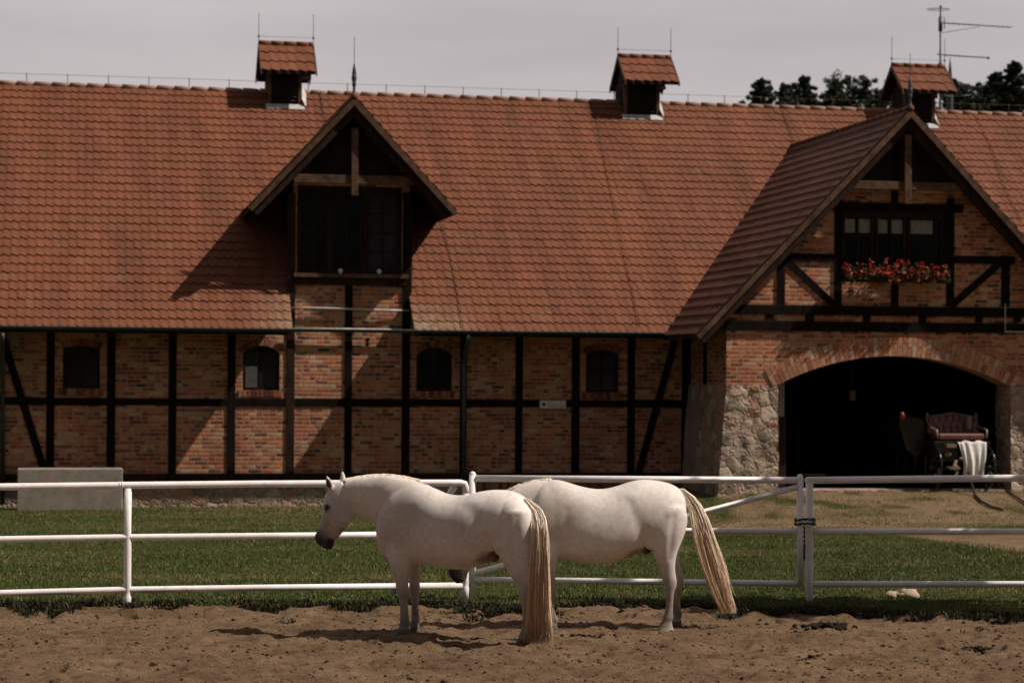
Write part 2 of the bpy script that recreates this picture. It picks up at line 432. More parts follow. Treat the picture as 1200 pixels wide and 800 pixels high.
def ear(mb, fr, base, tip, lat, lat_tip, w):
    A = fr.P(*base, lat); T = fr.P(*tip, lat_tip); i0 = len(mb.v); n = 10
    ax = (T - A); L = ax.length; d = ax.normalized(); side = Vector((0, 1, 0)); side = (side - d * side.dot(d)).normalized(); fwd = d.cross(side)
    prof = [(-.25, .8), (0, .85), (.2, 1.0), (.45, .98), (.7, .72), (.88, .4), (1, .1)]
    for t, k in prof:
        for j in range(n):
            q = 2 * math.pi * j / n
            mb.v.append(tuple(A + ax * t + fwd * w * k * math.cos(q) * .95 + side * w * k * .7 * math.sin(q)))
    for a in range(len(prof) - 1):
        for j in range(n): mb.f.append((i0 + a * n + j, i0 + a * n + (j + 1) % n, i0 + (a + 1) * n + (j + 1) % n, i0 + (a + 1) * n + j))
    mb.f.append(tuple(i0 + j for j in range(n))); mb.f.append(tuple(i0 + (len(prof) - 1) * n + j for j in range(n - 1, -1, -1)))
def strands(specs, r, name, parent, mat, seg=3):
    """specs: list of (points, colours)  -> one mesh of tapered three-sided hairs"""
    V, Fc, C = [], [], []
    for pts, cols, rad in specs:
        m = len(pts); i0 = len(V)
        a = Vector((random.uniform(-1, 1), random.uniform(-1, 1), .1)).normalized()
        for k, p in enumerate(pts):
            d = (Vector(pts[min(k + 1, m - 1)]) - Vector(pts[max(k - 1, 0)])).normalized()
            u = d.cross(a).normalized(); w = d.cross(u)
            rr = rad * (1.0 if k < m - 3 else (m - k) / 4 + .05)
            for j in range(seg):
                t = 2 * math.pi * j / seg; V.append(tuple(Vector(p) + (u * math.cos(t) + w * math.sin(t)) * rr)); C.append(cols[k])
        for k in range(m - 1):
            for j in range(seg): Fc.append((i0 + k * seg + j, i0 + k * seg + (j + 1) % seg, i0 + (k + 1) * seg + (j + 1) % seg, i0 + (k + 1) * seg + j))
    me = np_mesh(name, V, Fc); setcol(me, np.array(C)); return link(name, me, mat, parent, True)

def make_horse(fr, torso, neck, head, legs, ears, blobs, eyes, darks, label, hoofs, tail, mane, forelock=None, dirty=.5, grooves=()):
    mb = MB()
    loft(mb, fr, [(x, t, x, b, w) for (x, t, b, w) in torso], n=96, ex=2.25, k=10)
    loft(mb, fr, neck, n=80, ex=2.1, k=10); loft(mb, fr, head, n=64, ex=2.2, k=8)
    for rows, lat in legs: leg(mb, fr, rows, lat)
    for e in ears: ear(mb, fr, *e)
    for (px, py, lat, rx, ry, rz) in blobs: mb.ball(fr.P(px, py, lat), (rx, ry, rz), 48, 32)
    me = bpy.data.meshes.new('horse_raw'); me.from_pydata(mb.v, [], mb.f)
    bm = bmesh.new(); bm.from_mesh(me); bmesh.ops.recalc_face_normals(bm, faces=bm.faces); bm.to_mesh(me); bm.free()
    tmp = bpy.data.objects.new('horse_tmp', me); COL.objects.link(tmp)
    md = tmp.modifiers.new('r', 'REMESH'); md.mode = 'VOXEL'; md.voxel_size = .0085; md.adaptivity = 0
    sm = tmp.modifiers.new('s', 'SMOOTH'); sm.factor = .5; sm.iterations = 9
    dg = bpy.context.evaluated_depsgraph_get(); ev = tmp.evaluated_get(dg)
    me2 = bpy.data.meshes.new_from_object(ev); bpy.data.objects.remove(tmp)
    n = len(me2.vertices); co = np.empty(n * 3); me2.vertices.foreach_get('co', co); co = co.reshape(-1, 3)
    no = np.empty(n * 3); me2.vertices.foreach_get('normal', no); no = no.reshape(-1, 3)
    # low muscle relief on the coat (real geometry)
    qa = co[:, 0] * .82 + co[:, 2] * .57 + co[:, 1] * .3; qb = -co[:, 0] * .57 + co[:, 2] * .82 + co[:, 1] * .2
    d = .004 * vnoise(qa, qb, .17) + .002 * vnoise(qb + 3, qa * 1.1, .09)
    k = sstep(.45, .7, co[:, 2]); d = d * k
    for (pl, lat, dep, wd) in grooves:
        for sg in (1, -1):
            pp = [np.array(fr.P(x, y, lat)) * np.array([1, sg, 1]) for (x, y) in pl]; best = np.full(n, 9.0)
            for a_, b_ in zip(pp[:-1], pp[1:]):
                ab = b_ - a_; tt = np.clip(((co - a_) @ ab) / (ab @ ab), 0, 1); q_ = a_ + tt[:, None] * ab; e_ = co - q_; best = np.minimum(best, np.sqrt(e_[:, 0] ** 2 + e_[:, 2] ** 2 + (.35 * e_[:, 1]) ** 2))
            side = sstep(0, .03, co[:, 1] * sg); kf, kw = (.55, 1.5) if wd > .02 else (.9, 1.0)
            d += side * dep * kf * np.exp(-(best / (wd * kw)) ** 2) * (.75 + .5 * vnoise(qa * 1.0, qb, .12))
    co += no * d[:, None]
    me2.vertices.foreach_set('co', co.ravel()); me2.update()
    base = np.array([.73, .67, .615]); col = np.tile(base, (n, 1))
    def blend(c, f):
        nonlocal col
        f = np.clip(f, 0, 1)[:, None]; col = col * (1 - f) + np.array(c) * f
    zz = co[:, 2]
    dap = .7 * vnoise(qa, qb, .06) + .8 * vnoise(qb + 9, qa, .16)
    blend((.47, .44, .42), sstep(0, .6, dap) * .42)
    # greyer lower legs, flanks with a faint yellow stain
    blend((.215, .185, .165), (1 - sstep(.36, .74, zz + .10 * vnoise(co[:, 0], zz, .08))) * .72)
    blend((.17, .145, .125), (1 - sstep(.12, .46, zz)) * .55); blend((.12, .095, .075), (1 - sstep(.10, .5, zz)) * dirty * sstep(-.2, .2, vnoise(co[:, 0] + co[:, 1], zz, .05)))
    blend((.46, .35, .26), sstep(0, .5, vnoise(qa + 50, qb, .35)) * .35); blend((.36, .31, .27), sstep(.12, .6, vnoise(qa + 7, qb + 3, .5)) * .35)
    for (px, py, lat, r0, r1, c) in darks:
        p = np.array(fr.P(px, py, lat)); dist = np.linalg.norm(co - p, axis=1) + .02 * vnoise(co[:, 0], zz, .03)
        blend(c, 1 - sstep(r0, r1, dist))
    for h in hoofs:      # (x local, y local, z bottom, colour)
        dd = np.hypot(co[:, 0] - h[0], co[:, 1] - h[1]); blend(h[3], (1 - sstep(.11, .13, dd)) * (1 - sstep(h[2] + .045, h[2] + .062, zz)))
    me2.materials.clear(); me2.name = 'horse'
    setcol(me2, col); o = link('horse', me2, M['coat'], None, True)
    o.location = fr.o; o.rotation_euler = (0, 0, math.pi - fr.psi)
    tag(o, label, 'horse', 'grey horses standing in the paddock')
    for (px, py, lat) in eyes:
        MB().ball(fr.P(px, py, lat), (.021, .012, .017), 14, 10).build('eye', M['eye'], o, True)
    # tail
    L, Rr, ys, nh, latc, thick, cfun = tail
    sp = []
    for i in range(nh):
        s = random.random(); s = .5 + (s - .5) * 1.0; ln = random.uniform(.72, 1.0); ph = random.uniform(0, 6.28); lt0 = random.gauss(0, 1) * thick; wob = random.uniform(.0, 1.6) if random.random() < .92 else random.uniform(2, 5)
        pts, cols = [], []; tone = random.uniform(.82, 1.1); m = 13
        for q in range(m):
            t = q / (m - 1) * ln; y = ys[0] + (ys[-1] - ys[0]) * t
            l = np.interp(y, ys, L); r_ = np.interp(y, ys, Rr)
            x = l + (r_ - l) * min(1, max(0, s + .04 * math.sin(ph + t * 7))) + wob * math.sin(ph * 2 + t * 9) * t
            spread = min(1, .25 + t * 2.2)
            p = fr.P(x, y, latc * min(1, t * 5) + lt0 * spread); pts.append(p); cols.append(tuple(np.array(cfun(t, s)) * tone))
        sp.append((pts, cols, random.uniform(.0014, .0034)))
    # core of the tail
    strands(sp, 0, 'tail', o, M['hair'])
    # mane
    sp = []
    ml, nm, lat_side, length = mane
    mp = catmull(ml, 8)
    for i in range(nm):
        q = random.random() * (len(mp) - 1); a = int(q); f = q - a; x, y = mp[a] * (1 - f) + mp[min(a + 1, len(mp) - 1)] * f
        p = fr.P(x, y + .45, random.uniform(-.012, .012)); pts = []; cols = []; tone = random.uniform(.8, 1.15); lg = length * random.uniform(.5, 1.1)
        side = lat_side * random.uniform(.6, 1.2); up = random.uniform(.006, .036); lean = random.uniform(-.03, .05)
        for j in range(7):
            t = j / 6
            pts.append(Vector((p.x - lean * t - .01 * t, p.y + side * math.sin(min(t * 1.7, 1.57)) * .085, p.z + up * math.sin(t * 3.0) - lg * t * t)))
            cols.append(tuple(np.array((.85, .74, .60)) * tone))
        sp.append((pts, cols, random.uniform(.0014, .003)))
    if forelock:
        fx, fy = forelock
        for i in range(70):
            p = fr.P(fx + random.uniform(-2, 4), fy, random.uniform(-.03, .03)); pts, cols = [], []; dx = random.uniform(.02, .06); lg = random.uniform(.05, .13)
            for j in range(6):
                t = j / 5; pts.append(Vector((p.x + dx * math.sin(t * 2.2), p.y * (1 + t * .6), p.z + .01 * math.sin(t * 3) - lg * t * t))); cols.append((.6, .52, .43))
            sp.append((pts, cols, .0026))
    strands(sp, 0, 'mane', o, M['hair'])
    return o

# ---- the nearer horse
f1 = HorseFrame(540, 19.35, 21)
t1 = [(447, 606, 638, .12), (452, 592, 650, .18), (462, 575, 656, .205), (478, 567, 659, .22), (492, 565.8, 660, .232), (508, 572, 662.5, .255), (522, 578, 665.5, .275),
      (536, 580, 666.5, .285), (550, 578.5, 665.5, .288), (564, 575.5, 660, .28), (578, 574, 652, .265), (592, 574, 645, .262), (601, 576.2, 640, .25), (609, 580, 636, .215), (615, 585.5, 628, .165), (620, 595, 618, .09)]
n1 = [(502, 568, 470, 652, .17), (484, 563, 452, 636, .155), (467, 559.5, 443, 619, .125), (450, 557.5, 436, 610.5, .10), (434, 558, 427, 607, .088), (418, 560, 418.5, 604, .08), (405, 563, 413, 602, .076)]
h1 = [(402, 563.5, 418, 600, .066), (391, 567, 415.5, 606, .083), (383.5, 577, 409, 613.5, .093), (379.5, 588, 403.5, 620.5, .092), (379, 598, 398.5, 626.5, .078), (377, 608, 394.5, 631, .062), (374, 617, 391.8, 634, .052),
      (370.5, 624, 391, 638.5, .05), (369, 629.5, 388.5, 642.5, .05), (371.5, 635, 385, 643.3, .042), (376, 639, 381, 642, .028)]
nf1 = [(630, 456, 490, .07), (645, 453, 486, .082), (658, 456.5, 481, .072), (670, 460, 479, .058), (681, 463.5, 478, .05), (688, 464.5, 478.5, .05), (694, 465.5, 478.5, .047), (701, 467.5, 477.5, .036), (712, 468.8, 478, .031),
       (722, 469, 479, .033), (729, 468.5, 480.5, .040), (734, 467.5, 479, .035), (738, 466, 479.5, .044), (743.8, 463.5, 480.5, .052)]
ff1 = [(630, 468, 504, .10), (645, 472, 500, .085), (658, 476, 494, .066), (670, 478, 492.3, .054), (682, 480, 491.3, .05), (690, 480, 491.8, .048), (697, 481.3, 491, .04), (706, 482.3, 490.2, .033), (718, 482.3, 490.6, .032), (726, 482, 492, .038),
       (731, 481.5, 491, .035), (735, 480.5, 491, .042), (740.5, 478, 492, .05)]
nh1 = [(598, 582, 621, .12), (612, 580, 625, .128), (626, 580.5, 627, .125), (640, 582, 626.5, .112), (652, 586, 626, .092), (662, 591, 625, .072), (672, 597, 624, .056), (681, 602.5, 626, .047), (688, 606, 628, .046), (695, 608.5, 627.5, .043),
       (703, 610.5, 624, .036), (716, 612, 622, .032), (728, 612, 622.5, .033), (737, 611, 625, .040), (743, 608.5, 622.5, .036), (748, 606.5, 621.5, .044), (755, 603.5, 621.5, .054)]
fh1 = [(y - 3.5 if y > 640 else y, a + (5 if y > 650 else 0), b + (5 if y > 650 else 0), w) for (y, a, b, w) in nh1]
fh1 = [(y, a, b - (4 if y < 660 else 0), w) for (y, a, b, w) in fh1]
HOOFC = (.10, .085, .07)
def hoofpt(fr, row, lat, c=HOOFC, sink=.012):
    y, a, b, w = row; p = fr.P((a + b) / 2, y, lat); q = fr.world(p); HOOF.append((q.x, q.y, q.z + sink)); return (p.x, p.y, p.z, c)
L1 = [(nf1, .13), (ff1, -.12), (nh1, .13), (fh1, -.12)]
hf1 = [hoofpt(f1, r[-1], l) for r, l in L1]
def ctail1(t, s):
    a = np.array((.95, .82, .68)); b = np.array((.80, .50, .27)); c = np.array((.38, .26, .17))
    k = min(1, max(0, (t - .12) / .5)) * (.55 + .45 * (1 - abs(s - .4) * 1.6)); col = a * (1 - k) + b * k
    k2 = min(1, max(0, (t - .82) / .18)); return col * (1 - k2 * .8) + c * k2 * .8
tail1 = ([613, 618, 621.5, 623, 621.5, 620, 618.5, 616, 611], [619, 631, 638.5, 641.5, 643, 643.5, 644.5, 646, 648], [584, 592, 602, 620, 650, 680, 710, 735, 757], 2600, .17, .028, ctail1)
mane1 = ([(402, 563), (415, 560.5), (430, 558.3), (445, 557.5), (460, 558.5), (474, 560.8), (486, 563.5)], 2800, -1, .10)
DARK = (.028, .024, .026)
make_horse(f1, t1, n1, h1, L1,
    [((388.5, 574), (382.6, 556.6), .052, .064, .034), ((402.5, 568), (401.0, 551.0), -.048, -.064, .030)],
    [(468, 612, .10, .15, .12, .20), (468, 612, -.10, .15, .12, .20), (600, 606, .11, .16, .15, .17), (600, 606, -.11, .14, .14, .16), (586, 636, .15, .075, .08, .11),
     (579, 651, .04, .055, .05, .058), (402, 606, .045, .075, .045, .075), (402, 606, -.045, .075, .045, .075), (382, 592, .070, .028, .022, .02), (382, 592, -.070, .028, .022, .02), (372.5, 629, .028, .026, .022, .028), (386, 639.2, 0, .030, .03, .020),
     (492, 574, 0, .09, .04, .06), (545, 640, 0, .30, .27, .19)],
    [(383.6, 595, .088), (383.6, 595, -.088)],
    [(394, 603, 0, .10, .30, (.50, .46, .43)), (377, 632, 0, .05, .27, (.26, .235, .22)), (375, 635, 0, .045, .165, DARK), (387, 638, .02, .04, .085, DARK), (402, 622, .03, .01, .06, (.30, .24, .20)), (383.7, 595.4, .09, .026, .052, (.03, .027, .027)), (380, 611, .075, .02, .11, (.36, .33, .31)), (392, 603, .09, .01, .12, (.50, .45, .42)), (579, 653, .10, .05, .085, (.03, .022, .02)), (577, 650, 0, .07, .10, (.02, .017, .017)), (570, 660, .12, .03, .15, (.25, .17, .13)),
     (385.3, 568, .075, .022, .036, (.07, .05, .045)), (384, 564, .072, .016, .028, (.07, .05, .045)), (371, 628.5, .04, .006, .016, (.005, .005, .005))],
    'grey horse with raised head and dark muzzle, facing left, nearer and left of the pair', hf1, tail1, mane1, (390, 567), .55,
    [([(483, 598), (480, 622), (484, 648)], .22, -.014, .032), ([(474, 572), (458, 592), (451, 616)], .17, -.014, .034), ([(552, 596), (563, 618), (573, 645)], .26, -.026, .045), ([(606, 606), (603, 632), (599, 658)], .24, -.014, .024),
     ([(405, 605), (412, 593), (409, 577)], .08, -.011, .018), ([(386, 601), (381, 615)], .07, .007, .011), ([(389, 606), (382, 622)], .06, -.009, .018), ([(549, 587), (556, 589)], .22, .016, .036), ([(468, 628), (463, 655)], .20, .010, .03),
     ([(474.8, 699), (475, 722)], .13, -.008, .010), ([(618, 702), (618, 728)], .13, -.008, .010), ([(500, 596), (530, 604)], .27, .006, .05), ([(371.8, 626.5), (372.6, 628.5)], .04, -.012, .009), ([(373.5, 637.5), (379, 635.5), (385, 632)], .045, -.008, .0065), ([(430, 570), (425, 592)], .09, .006, .03)])

# ---- the farther horse
f2 = HorseFrame(715, 20.28, -6)
t2 = [(618, 598, 628, .12), (624, 580, 643, .185), (634, 567, 650, .215), (648, 561.8, 653, .23), (662, 563.8, 655.5, .255), (678, 568.8, 658.5, .275), (694, 572.3, 660.3, .287), (708, 572.5, 660, .29), (722, 569.5, 657, .287), (736, 565, 652, .278),
      (750, 562.2, 646.5, .27), (764, 562.3, 642, .265), (776, 564, 640, .255), (787, 567.3, 637, .225), (796, 573, 630, .175), (802, 583, 618, .10)]
n2 = [(656, 563, 636, 653, .17), (640, 562.5, 622, 646, .15), (622, 564.5, 609, 638, .12), (606, 570, 597, 631, .10), (590, 581, 584, 628, .088), (576, 594, 576, 630, .08), (568, 603, 572, 632, .075)]
h2 = [(572, 596, 582, 628, .068), (560, 604, 579, 638, .086), (552, 616, 572, 648, .094), (545, 630, 562, 656, .08), (538, 644, 553, 664, .062), (531, 656, 548, 672, .052), (527, 664, 546, 679, .05), (525.5, 671, 541, 682.5, .046), (528, 677, 535, 683.5, .03)]
nf2 = [(630, 630, 662, .06), (645, 629, 658, .08), (657, 632, 653, .072), (669, 635.5, 651.5, .058), (680, 637.5, 650.5, .05), (688, 637.5, 651, .05), (694, 638.5, 650.8, .046), (701, 640, 649.8, .036), (711, 640.8, 649.8, .031), (719, 640.5, 651.5, .034),
       (725, 640.5, 654, .040), (730, 640, 653, .036), (734, 639, 653.5, .044), (738.5, 637, 654.5, .052)]
ff2 = [(y - 3, a - 13, b - 13, w) for (y, a, b, w) in nf2]
nh2 = [(594, 756, 802, .12), (608, 753, 805.5, .128), (622, 755, 803.5, .125), (636, 760, 798, .108), (649, 766, 793, .083), (661, 771, 791, .062), (671, 774, 791.5, .051), (680, 776.5, 793, .047), (687, 778.5, 792.5, .044), (695, 780, 789.8, .036),
       (706, 780.5, 788.8, .031), (716, 779, 788.5, .033), (723, 776.5, 789, .040), (728, 774.5, 787.5, .036), (734, 771, 788.5, .044), (741, 767.5, 791, .056)]
fh2 = [(594, 758, 802, .11), (608, 756, 805, .12), (622, 759, 803, .118), (636, 764, 799, .10), (649, 770.5, 795, .08), (660, 776, 796, .06), (669, 780, 799, .05), (676, 783, 801, .047), (684, 785.5, 800, .044), (693, 787.5, 798, .036), (704, 788.3, 797, .031),
       (713, 788, 798, .034), (719, 787, 799.5, .040), (724, 785.5, 798, .036), (728, 784, 799, .044), (734, 781.5, 800, .052)]
L2 = [(nf2, .13), (ff2, -.12), (nh2, .13), (fh2, -.12)]
hf2 = [hoofpt(f2, r[-1], l, c) for (r, l), c in zip(L2, (HOOFC, HOOFC, (.36, .29, .22), HOOFC))]
def ctail2(t, s):
    a = np.array((1.0, .88, .74)); b = np.array((.85, .60, .38)); k = min(1, max(0, (t - .08) / .5)) * (.95 - .6 * abs(s - .35)); return a * (1 - k) + b * k
tail2 = ([796, 801, 805.5, 809.5, 812, 817, 823, 829, 838, 846], [801, 813, 822, 829, 835, 842, 848.5, 853, 858.5, 863], [572.5, 581, 592, 606, 622, 642, 662, 680, 702, 719], 2800, .0, .028, ctail2)
mane2 = ([(588, 581), (598, 573.5), (610, 568.5), (622, 565), (634, 562.8), (645, 561.8)], 700, -1, .11)
make_horse(f2, t2, n2, h2, L2,
    [((571, 600), (563, 588), .05, .06, .02), ((575, 598), (570, 586), -.045, -.06, .02)],
    [(640, 606, .10, .15, .12, .20), (640, 606, -.10, .15, .12, .20), (780, 602, .11, .17, .15, .17), (780, 602, -.11, .16, .15, .17), (762, 630, .15, .075, .08, .11),
     (757, 642, .05, .055, .05, .062), (570, 640, .045, .07, .045, .07), (570, 640, -.045, .07, .045, .07), (706, 634, 0, .30, .27, .19)],
    [(553, 626, .09), (553, 626, -.09)],
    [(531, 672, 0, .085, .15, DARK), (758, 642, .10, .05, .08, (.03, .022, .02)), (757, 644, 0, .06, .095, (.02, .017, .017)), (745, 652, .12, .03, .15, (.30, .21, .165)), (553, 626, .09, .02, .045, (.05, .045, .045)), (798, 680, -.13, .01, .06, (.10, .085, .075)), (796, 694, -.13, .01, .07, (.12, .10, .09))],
    'grey horse with lowered head hidden behind the other, its tail swishing right', hf2, tail2, mane2, None, .75,
    [([(664, 598), (661, 622), (659, 646)], .22, -.014, .032), ([(645, 572), (636, 592), (632, 614)], .18, -.014, .034), ([(737, 592), (748, 614), (758, 636)], .26, -.026, .045), ([(789, 606), (787, 632), (785, 654)], .24, -.014, .024),
     ([(731, 578), (740, 580)], .22, .016, .036), ([(785, 700), (785, 722)], .13, -.008, .010), ([(645, 700), (645, 720)], .13, -.008, .010), ([(690, 592), (715, 598)], .27, .006, .05)])

# ================================================================== GROUND sheet
def grow(a, b, s0, k=1.25):
    out = []; x = a; s = s0
    while x < b: x += s; s *= k; out.append(x)
    return out
xs = np.arange(-5.4, 5.45, .036); xs = np.concatenate([-np.array(grow(5.4, 900, .1))[::-1], xs, np.array(grow(5.44, 900, .1))])
ys = np.concatenate([-np.array(grow(0, 120, 2))[::-1], np.arange(0, 15.5, .8), np.arange(15.8, 23.6, .028), np.arange(23.7, 44, .11), np.array(grow(44, 2500, .5))])
XX, YY = np.meshgrid(xs, ys); ZZ = ground_z(XX, YY); gm0 = grass_mask(XX, YY)
nx, ny = len(xs), len(ys); rgp = np.random.default_rng(3)
for i in range(330):
    px_, py_ = rgp.uniform(-4.9, 4.9), rgp.uniform(16.3, 21.6); rr_ = rgp.uniform(.045, .075); dp = rgp.uniform(.015, .04); an = rgp.uniform(0, 6.28)
    if any((px_ - h[0]) ** 2 + (py_ - h[1]) ** 2 < .03 for h in HOOF): continue
    i0, i1 = np.searchsorted(xs, [px_ - .25, px_ + .25]); j0, j1 = np.searchsorted(ys, [py_ - .25, py_ + .25])
    qx, qy = XX[j0:j1, i0:i1] - px_, YY[j0:j1, i0:i1] - py_; ca, sa = math.cos(an), math.sin(an)
    dd = np.hypot((qx * ca + qy * sa) / 1.25, -qx * sa + qy * ca)
    ZZ[j0:j1, i0:i1] += (-dp * (1 - sstep(rr_ * .75, rr_ * 1.1, dd)) + dp * .55 * np.exp(-((dd - rr_ * 1.35) / (rr_ * .32)) ** 2)) * (1 - gm0[j0:j1, i0:i1])
V = np.stack([XX.ravel(), YY.ravel(), ZZ.ravel()], 1)
idx = np.arange(nx * ny).reshape(ny, nx); Fc = np.stack([idx[:-1, :-1].ravel(), idx[:-1, 1:].ravel(), idx[1:, 1:].ravel(), idx[1:, :-1].ravel()], 1)
gme = np_mesh('ground', V, Fc)
gm = gm0.ravel(); a = gme.attributes.new('turf', 'FLOAT', 'POINT'); a.data.foreach_set('value', gm)
n = NT('earth_and_turf')
at = n.n('ShaderNodeAttribute', attribute_name='turf')
earth = n.ramp(n.noise(1.1, 6, .65), [(.3, (.175, .108, .060)), (.7, (.31, .205, .122))])
earth = n.mix(.75, earth, n.ramp(n.noise(3.2, 6, .7, n.scalevec(1, 1.8, 1)), [(.34, g3(.55)), (.56, g3(1.1))]), 'MULTIPLY')
earth = n.mix(.8, earth, n.ramp(n.noise(14, 7, .75), [(.3, g3(.62)), (.55, g3(1.0)), (.75, g3(1.2))]), 'MULTIPLY')
earth = n.mix(n.ramp(n.noise(30, 5, .7), [(.66, g3(0)), (.74, g3(.5))]), earth, (.05, .032, .022, 1))
turf = n.ramp(n.noise(.9, 6, .7), [(.28, (.035, .046, .011)), (.5, (.06, .074, .018)), (.66, (.105, .095, .03)), (.8, (.17, .13, .05))])
turf = n.mix(.8, turf, n.ramp(n.noise(26, 6, .75, n.scalevec(1, .5, 1)), [(.3, g3(.45)), (.7, g3(1.35))]), 'MULTIPLY')
f_ = n.math('ADD', at.outputs['Fac'], n.math('MULTIPLY', n.math('SUBTRACT', n.noise(9, 5, .7), .5), 1.0))
cl = n.n('ShaderNodeMapRange'); n.set(cl.inputs[0], f_); cl.inputs[1].default_value = .35; cl.inputs[2].default_value = .65
straw = n.ramp(n.noise(7, 6, .75, n.scalevec(1, .4, 1)), [(.35, (.20, .14, .075)), (.7, (.34, .25, .145))])
earth2 = n.mix(n.math('MULTIPLY', n.n('ShaderNodeMapRange', i_0=(lambda s: s)(n.n('ShaderNodeSeparateXYZ', i_0=n.tc.outputs['Object']).outputs[1]), i_1=26.0, i_2=33.0).outputs[0], n.ramp(n.noise(2.2, 5, .7), [(.35, g3(0)), (.6, g3(.8))])), earth, straw)
n.bump(n.math('ADD', n.noise(24, 7, .75), n.math('MULTIPLY', n.noise(70, 5, .75), .8)), 1.0, .045)
gmat = n.fin(n.mix(cl.outputs[0], earth2, turf), .95, .1)
ground = link('ground', gme, gmat, None, True); ground['kind'] = 'structure'; ground['label'] = 'bare trodden earth of the paddock running into rising turf'

# grass blades: stuff
def blades(n, ylo, yhi, power, hgt, wid, name):
    Y = ylo + (yhi - ylo) * RNG.random(n) ** power; X = (RNG.random(n) * 2 - 1) * (Y * .238 + .5)
    # short spill of tufts over the earth edge
    m = grass_mask(X, Y); clump = vnoise(X, Y, .35) + .5
    keep = (RNG.random(n) < m * (.35 + .8 * clump)) & (Y < 60)
    u = X * TC + (Y - D0) * TS; v = -X * TS + (Y - D0) * TC
    keep &= v < np.where(u > 2.9, -2.7, -.35)
    X, Y = X[keep], Y[keep]; n = len(X); Zg = ground_z(X, Y) - .004
    th = RNG.random(n) * 2 * np.pi; h = hgt * (.45 + .9 * RNG.random(n)) * (.75 + .9 * (vnoise(X, Y, .6) + .5)); w = wid * (.6 + .8 * RNG.random(n))
    dx, dy = np.cos(th), np.sin(th); ln = h * (RNG.random(n) * .9 - .1); ph = RNG.random(n) * 2 * np.pi; lx, ly = np.cos(ph) * ln, np.sin(ph) * ln
    P0 = np.stack([X - dx * w, Y - dy * w, Zg], 1); P1 = np.stack([X + dx * w, Y + dy * w, Zg], 1)
    P2 = np.stack([X + lx * .4 + dx * w * .6, Y + ly * .4 + dy * w * .6, Zg + h * .6], 1); P3 = np.stack([X + lx, Y + ly, Zg + h], 1)
    V = np.stack([P0, P1, P2, P3], 1).reshape(-1, 3); Fc = np.arange(n * 4).reshape(-1, 4)
    me = np_mesh(name, V, Fc)
    patch = vnoise(X * .5 + 3, Y * 1.1, 1.1) + .6 * vnoise(X * .7, Y + 40, .5) - .12
    dry = sstep(-.15, .5, patch + .35 * sstep(30, 35, Y) + .2 * (RNG.random(n) - .5))[:, None]; r = RNG.random((n, 1))
    g = np.array([.062, .084, .019]) * (1 - r) + np.array([.115, .148, .036]) * r
    c = g * (1 - dry * .75) + np.array([.27, .21, .09]) * dry * .75
    c = np.where(RNG.random((n, 1)) < .05, np.array([.36, .29, .15]), c)
    setcol(me, np.repeat(c, 4, 0)); o = link(name, me, M['leaf'], None); tag(o, 'short mown grass between the fence and the stable', 'grass', None, 'stuff'); return o
blades(560000, 20.4, 40.0, 1.4, .026, .004, 'grass')
# weeds and ragged tufts along the earth's edge
def tufts():
    V, C = [], []; k = 0
    for i in range(5200):
        x = random.uniform(-5.6, 5.8); y = float(edgeY(x)) + random.gauss(-.16, .36)
        if vnoise(x + 8, y, .5) < -.12 + .25 * abs(y - edgeY(x)): continue
        z = float(ground_z(x, y)); s = random.uniform(.03, .085); nb = random.randint(8, 20)
        for b in range(nb):
            t = random.uniform(0, 6.28); d = random.uniform(.0, .05); bx, by = x + math.cos(t) * d, y + math.sin(t) * d; t2 = random.uniform(0, 6.28); w = random.uniform(.003, .007)
            lx, ly = math.cos(t) * s * random.uniform(.2, .8), math.sin(t) * s * random.uniform(.2, .8); h = s * random.uniform(.4, 1)
            V += [(bx - math.cos(t2) * w, by - math.sin(t2) * w, z - .01), (bx + math.cos(t2) * w, by + math.sin(t2) * w, z - .01), (bx + lx * .5 + math.cos(t2) * w, by + ly * .5 + math.sin(t2) * w, z + h * .7), (bx + lx, by + ly, z + h)]
            c = random.choice([(.022, .028, .010), (.035, .042, .014), (.03, .024, .012), (.018, .018, .009), (.09, .065, .035)]); C += [c] * 4
    me = np_mesh('weeds', V, np.arange(len(V)).reshape(-1, 4)); setcol(me, np.array(C)); tag(link('weeds', me, M['leaf']), 'ragged weeds and grass tufts along the earth edge', 'weeds', None, 'stuff')
tufts()
# small clods on the earth: stuff
mb = MB()
for i in range(5200):
    y = random.uniform(16.2, 21.5); x = random.uniform(-5, 5); z = float(ground_z(x, y)); r = abs(random.gauss(0, .007)) + .004
    if r > .03: r = .03
    mb.ball((x, y, z + r * .2), (r * 1.3, r * 1.1, r * .7), 5, 4, .25)
m_clod = mat_plain('clod_earth', (.14, .09, .057), .95, .1, 0, .7, 5)
tag(mb.build('dirt_clods', m_clod, None, False, fix=False), 'loose crumbs of earth and small clods on the paddock', 'clods', None, 'stuff')

def pile(name, label, cat, px, py, n, sx, sy, rr, mat='dung', group=None):
    px, py = unroll(px, py); Y = CH * F / (py - CY)
    for _ in range(4):
        X = (px - CX) * Y / F; zg = float(ground_z(X, Y)); Y = (CH - zg) * F / (py - CY)
    mb = MB()
    for i in range(n):
        x = random.gauss(0, sx * .75); y = random.gauss(0, sy * .7); r = random.uniform(.5, 1) * rr
        z = float(ground_z(X + x, Y + y)) + max(0, .03 - .5 * abs(x)) * random.random()
        mb.ball((x, y, z + r * .35), (r * random.uniform(.9, 1.4), r, r * .75), 8, 6, .22)
    o = mb.build(name, M[mat], None, True); o.location = (X, Y, 0); tag(o, label, cat, group); return o
pile('dung_pile', 'dark horse droppings scattered beside the hind feet of the nearer horse', 'dung', 688, 752, 40, .12, .07, .022, group='horse droppings')
pile('dung_pile', 'largest heap of black droppings, below the gate latch post', 'dung', 967, 736, 120, .14, .07, .034, group='horse droppings')
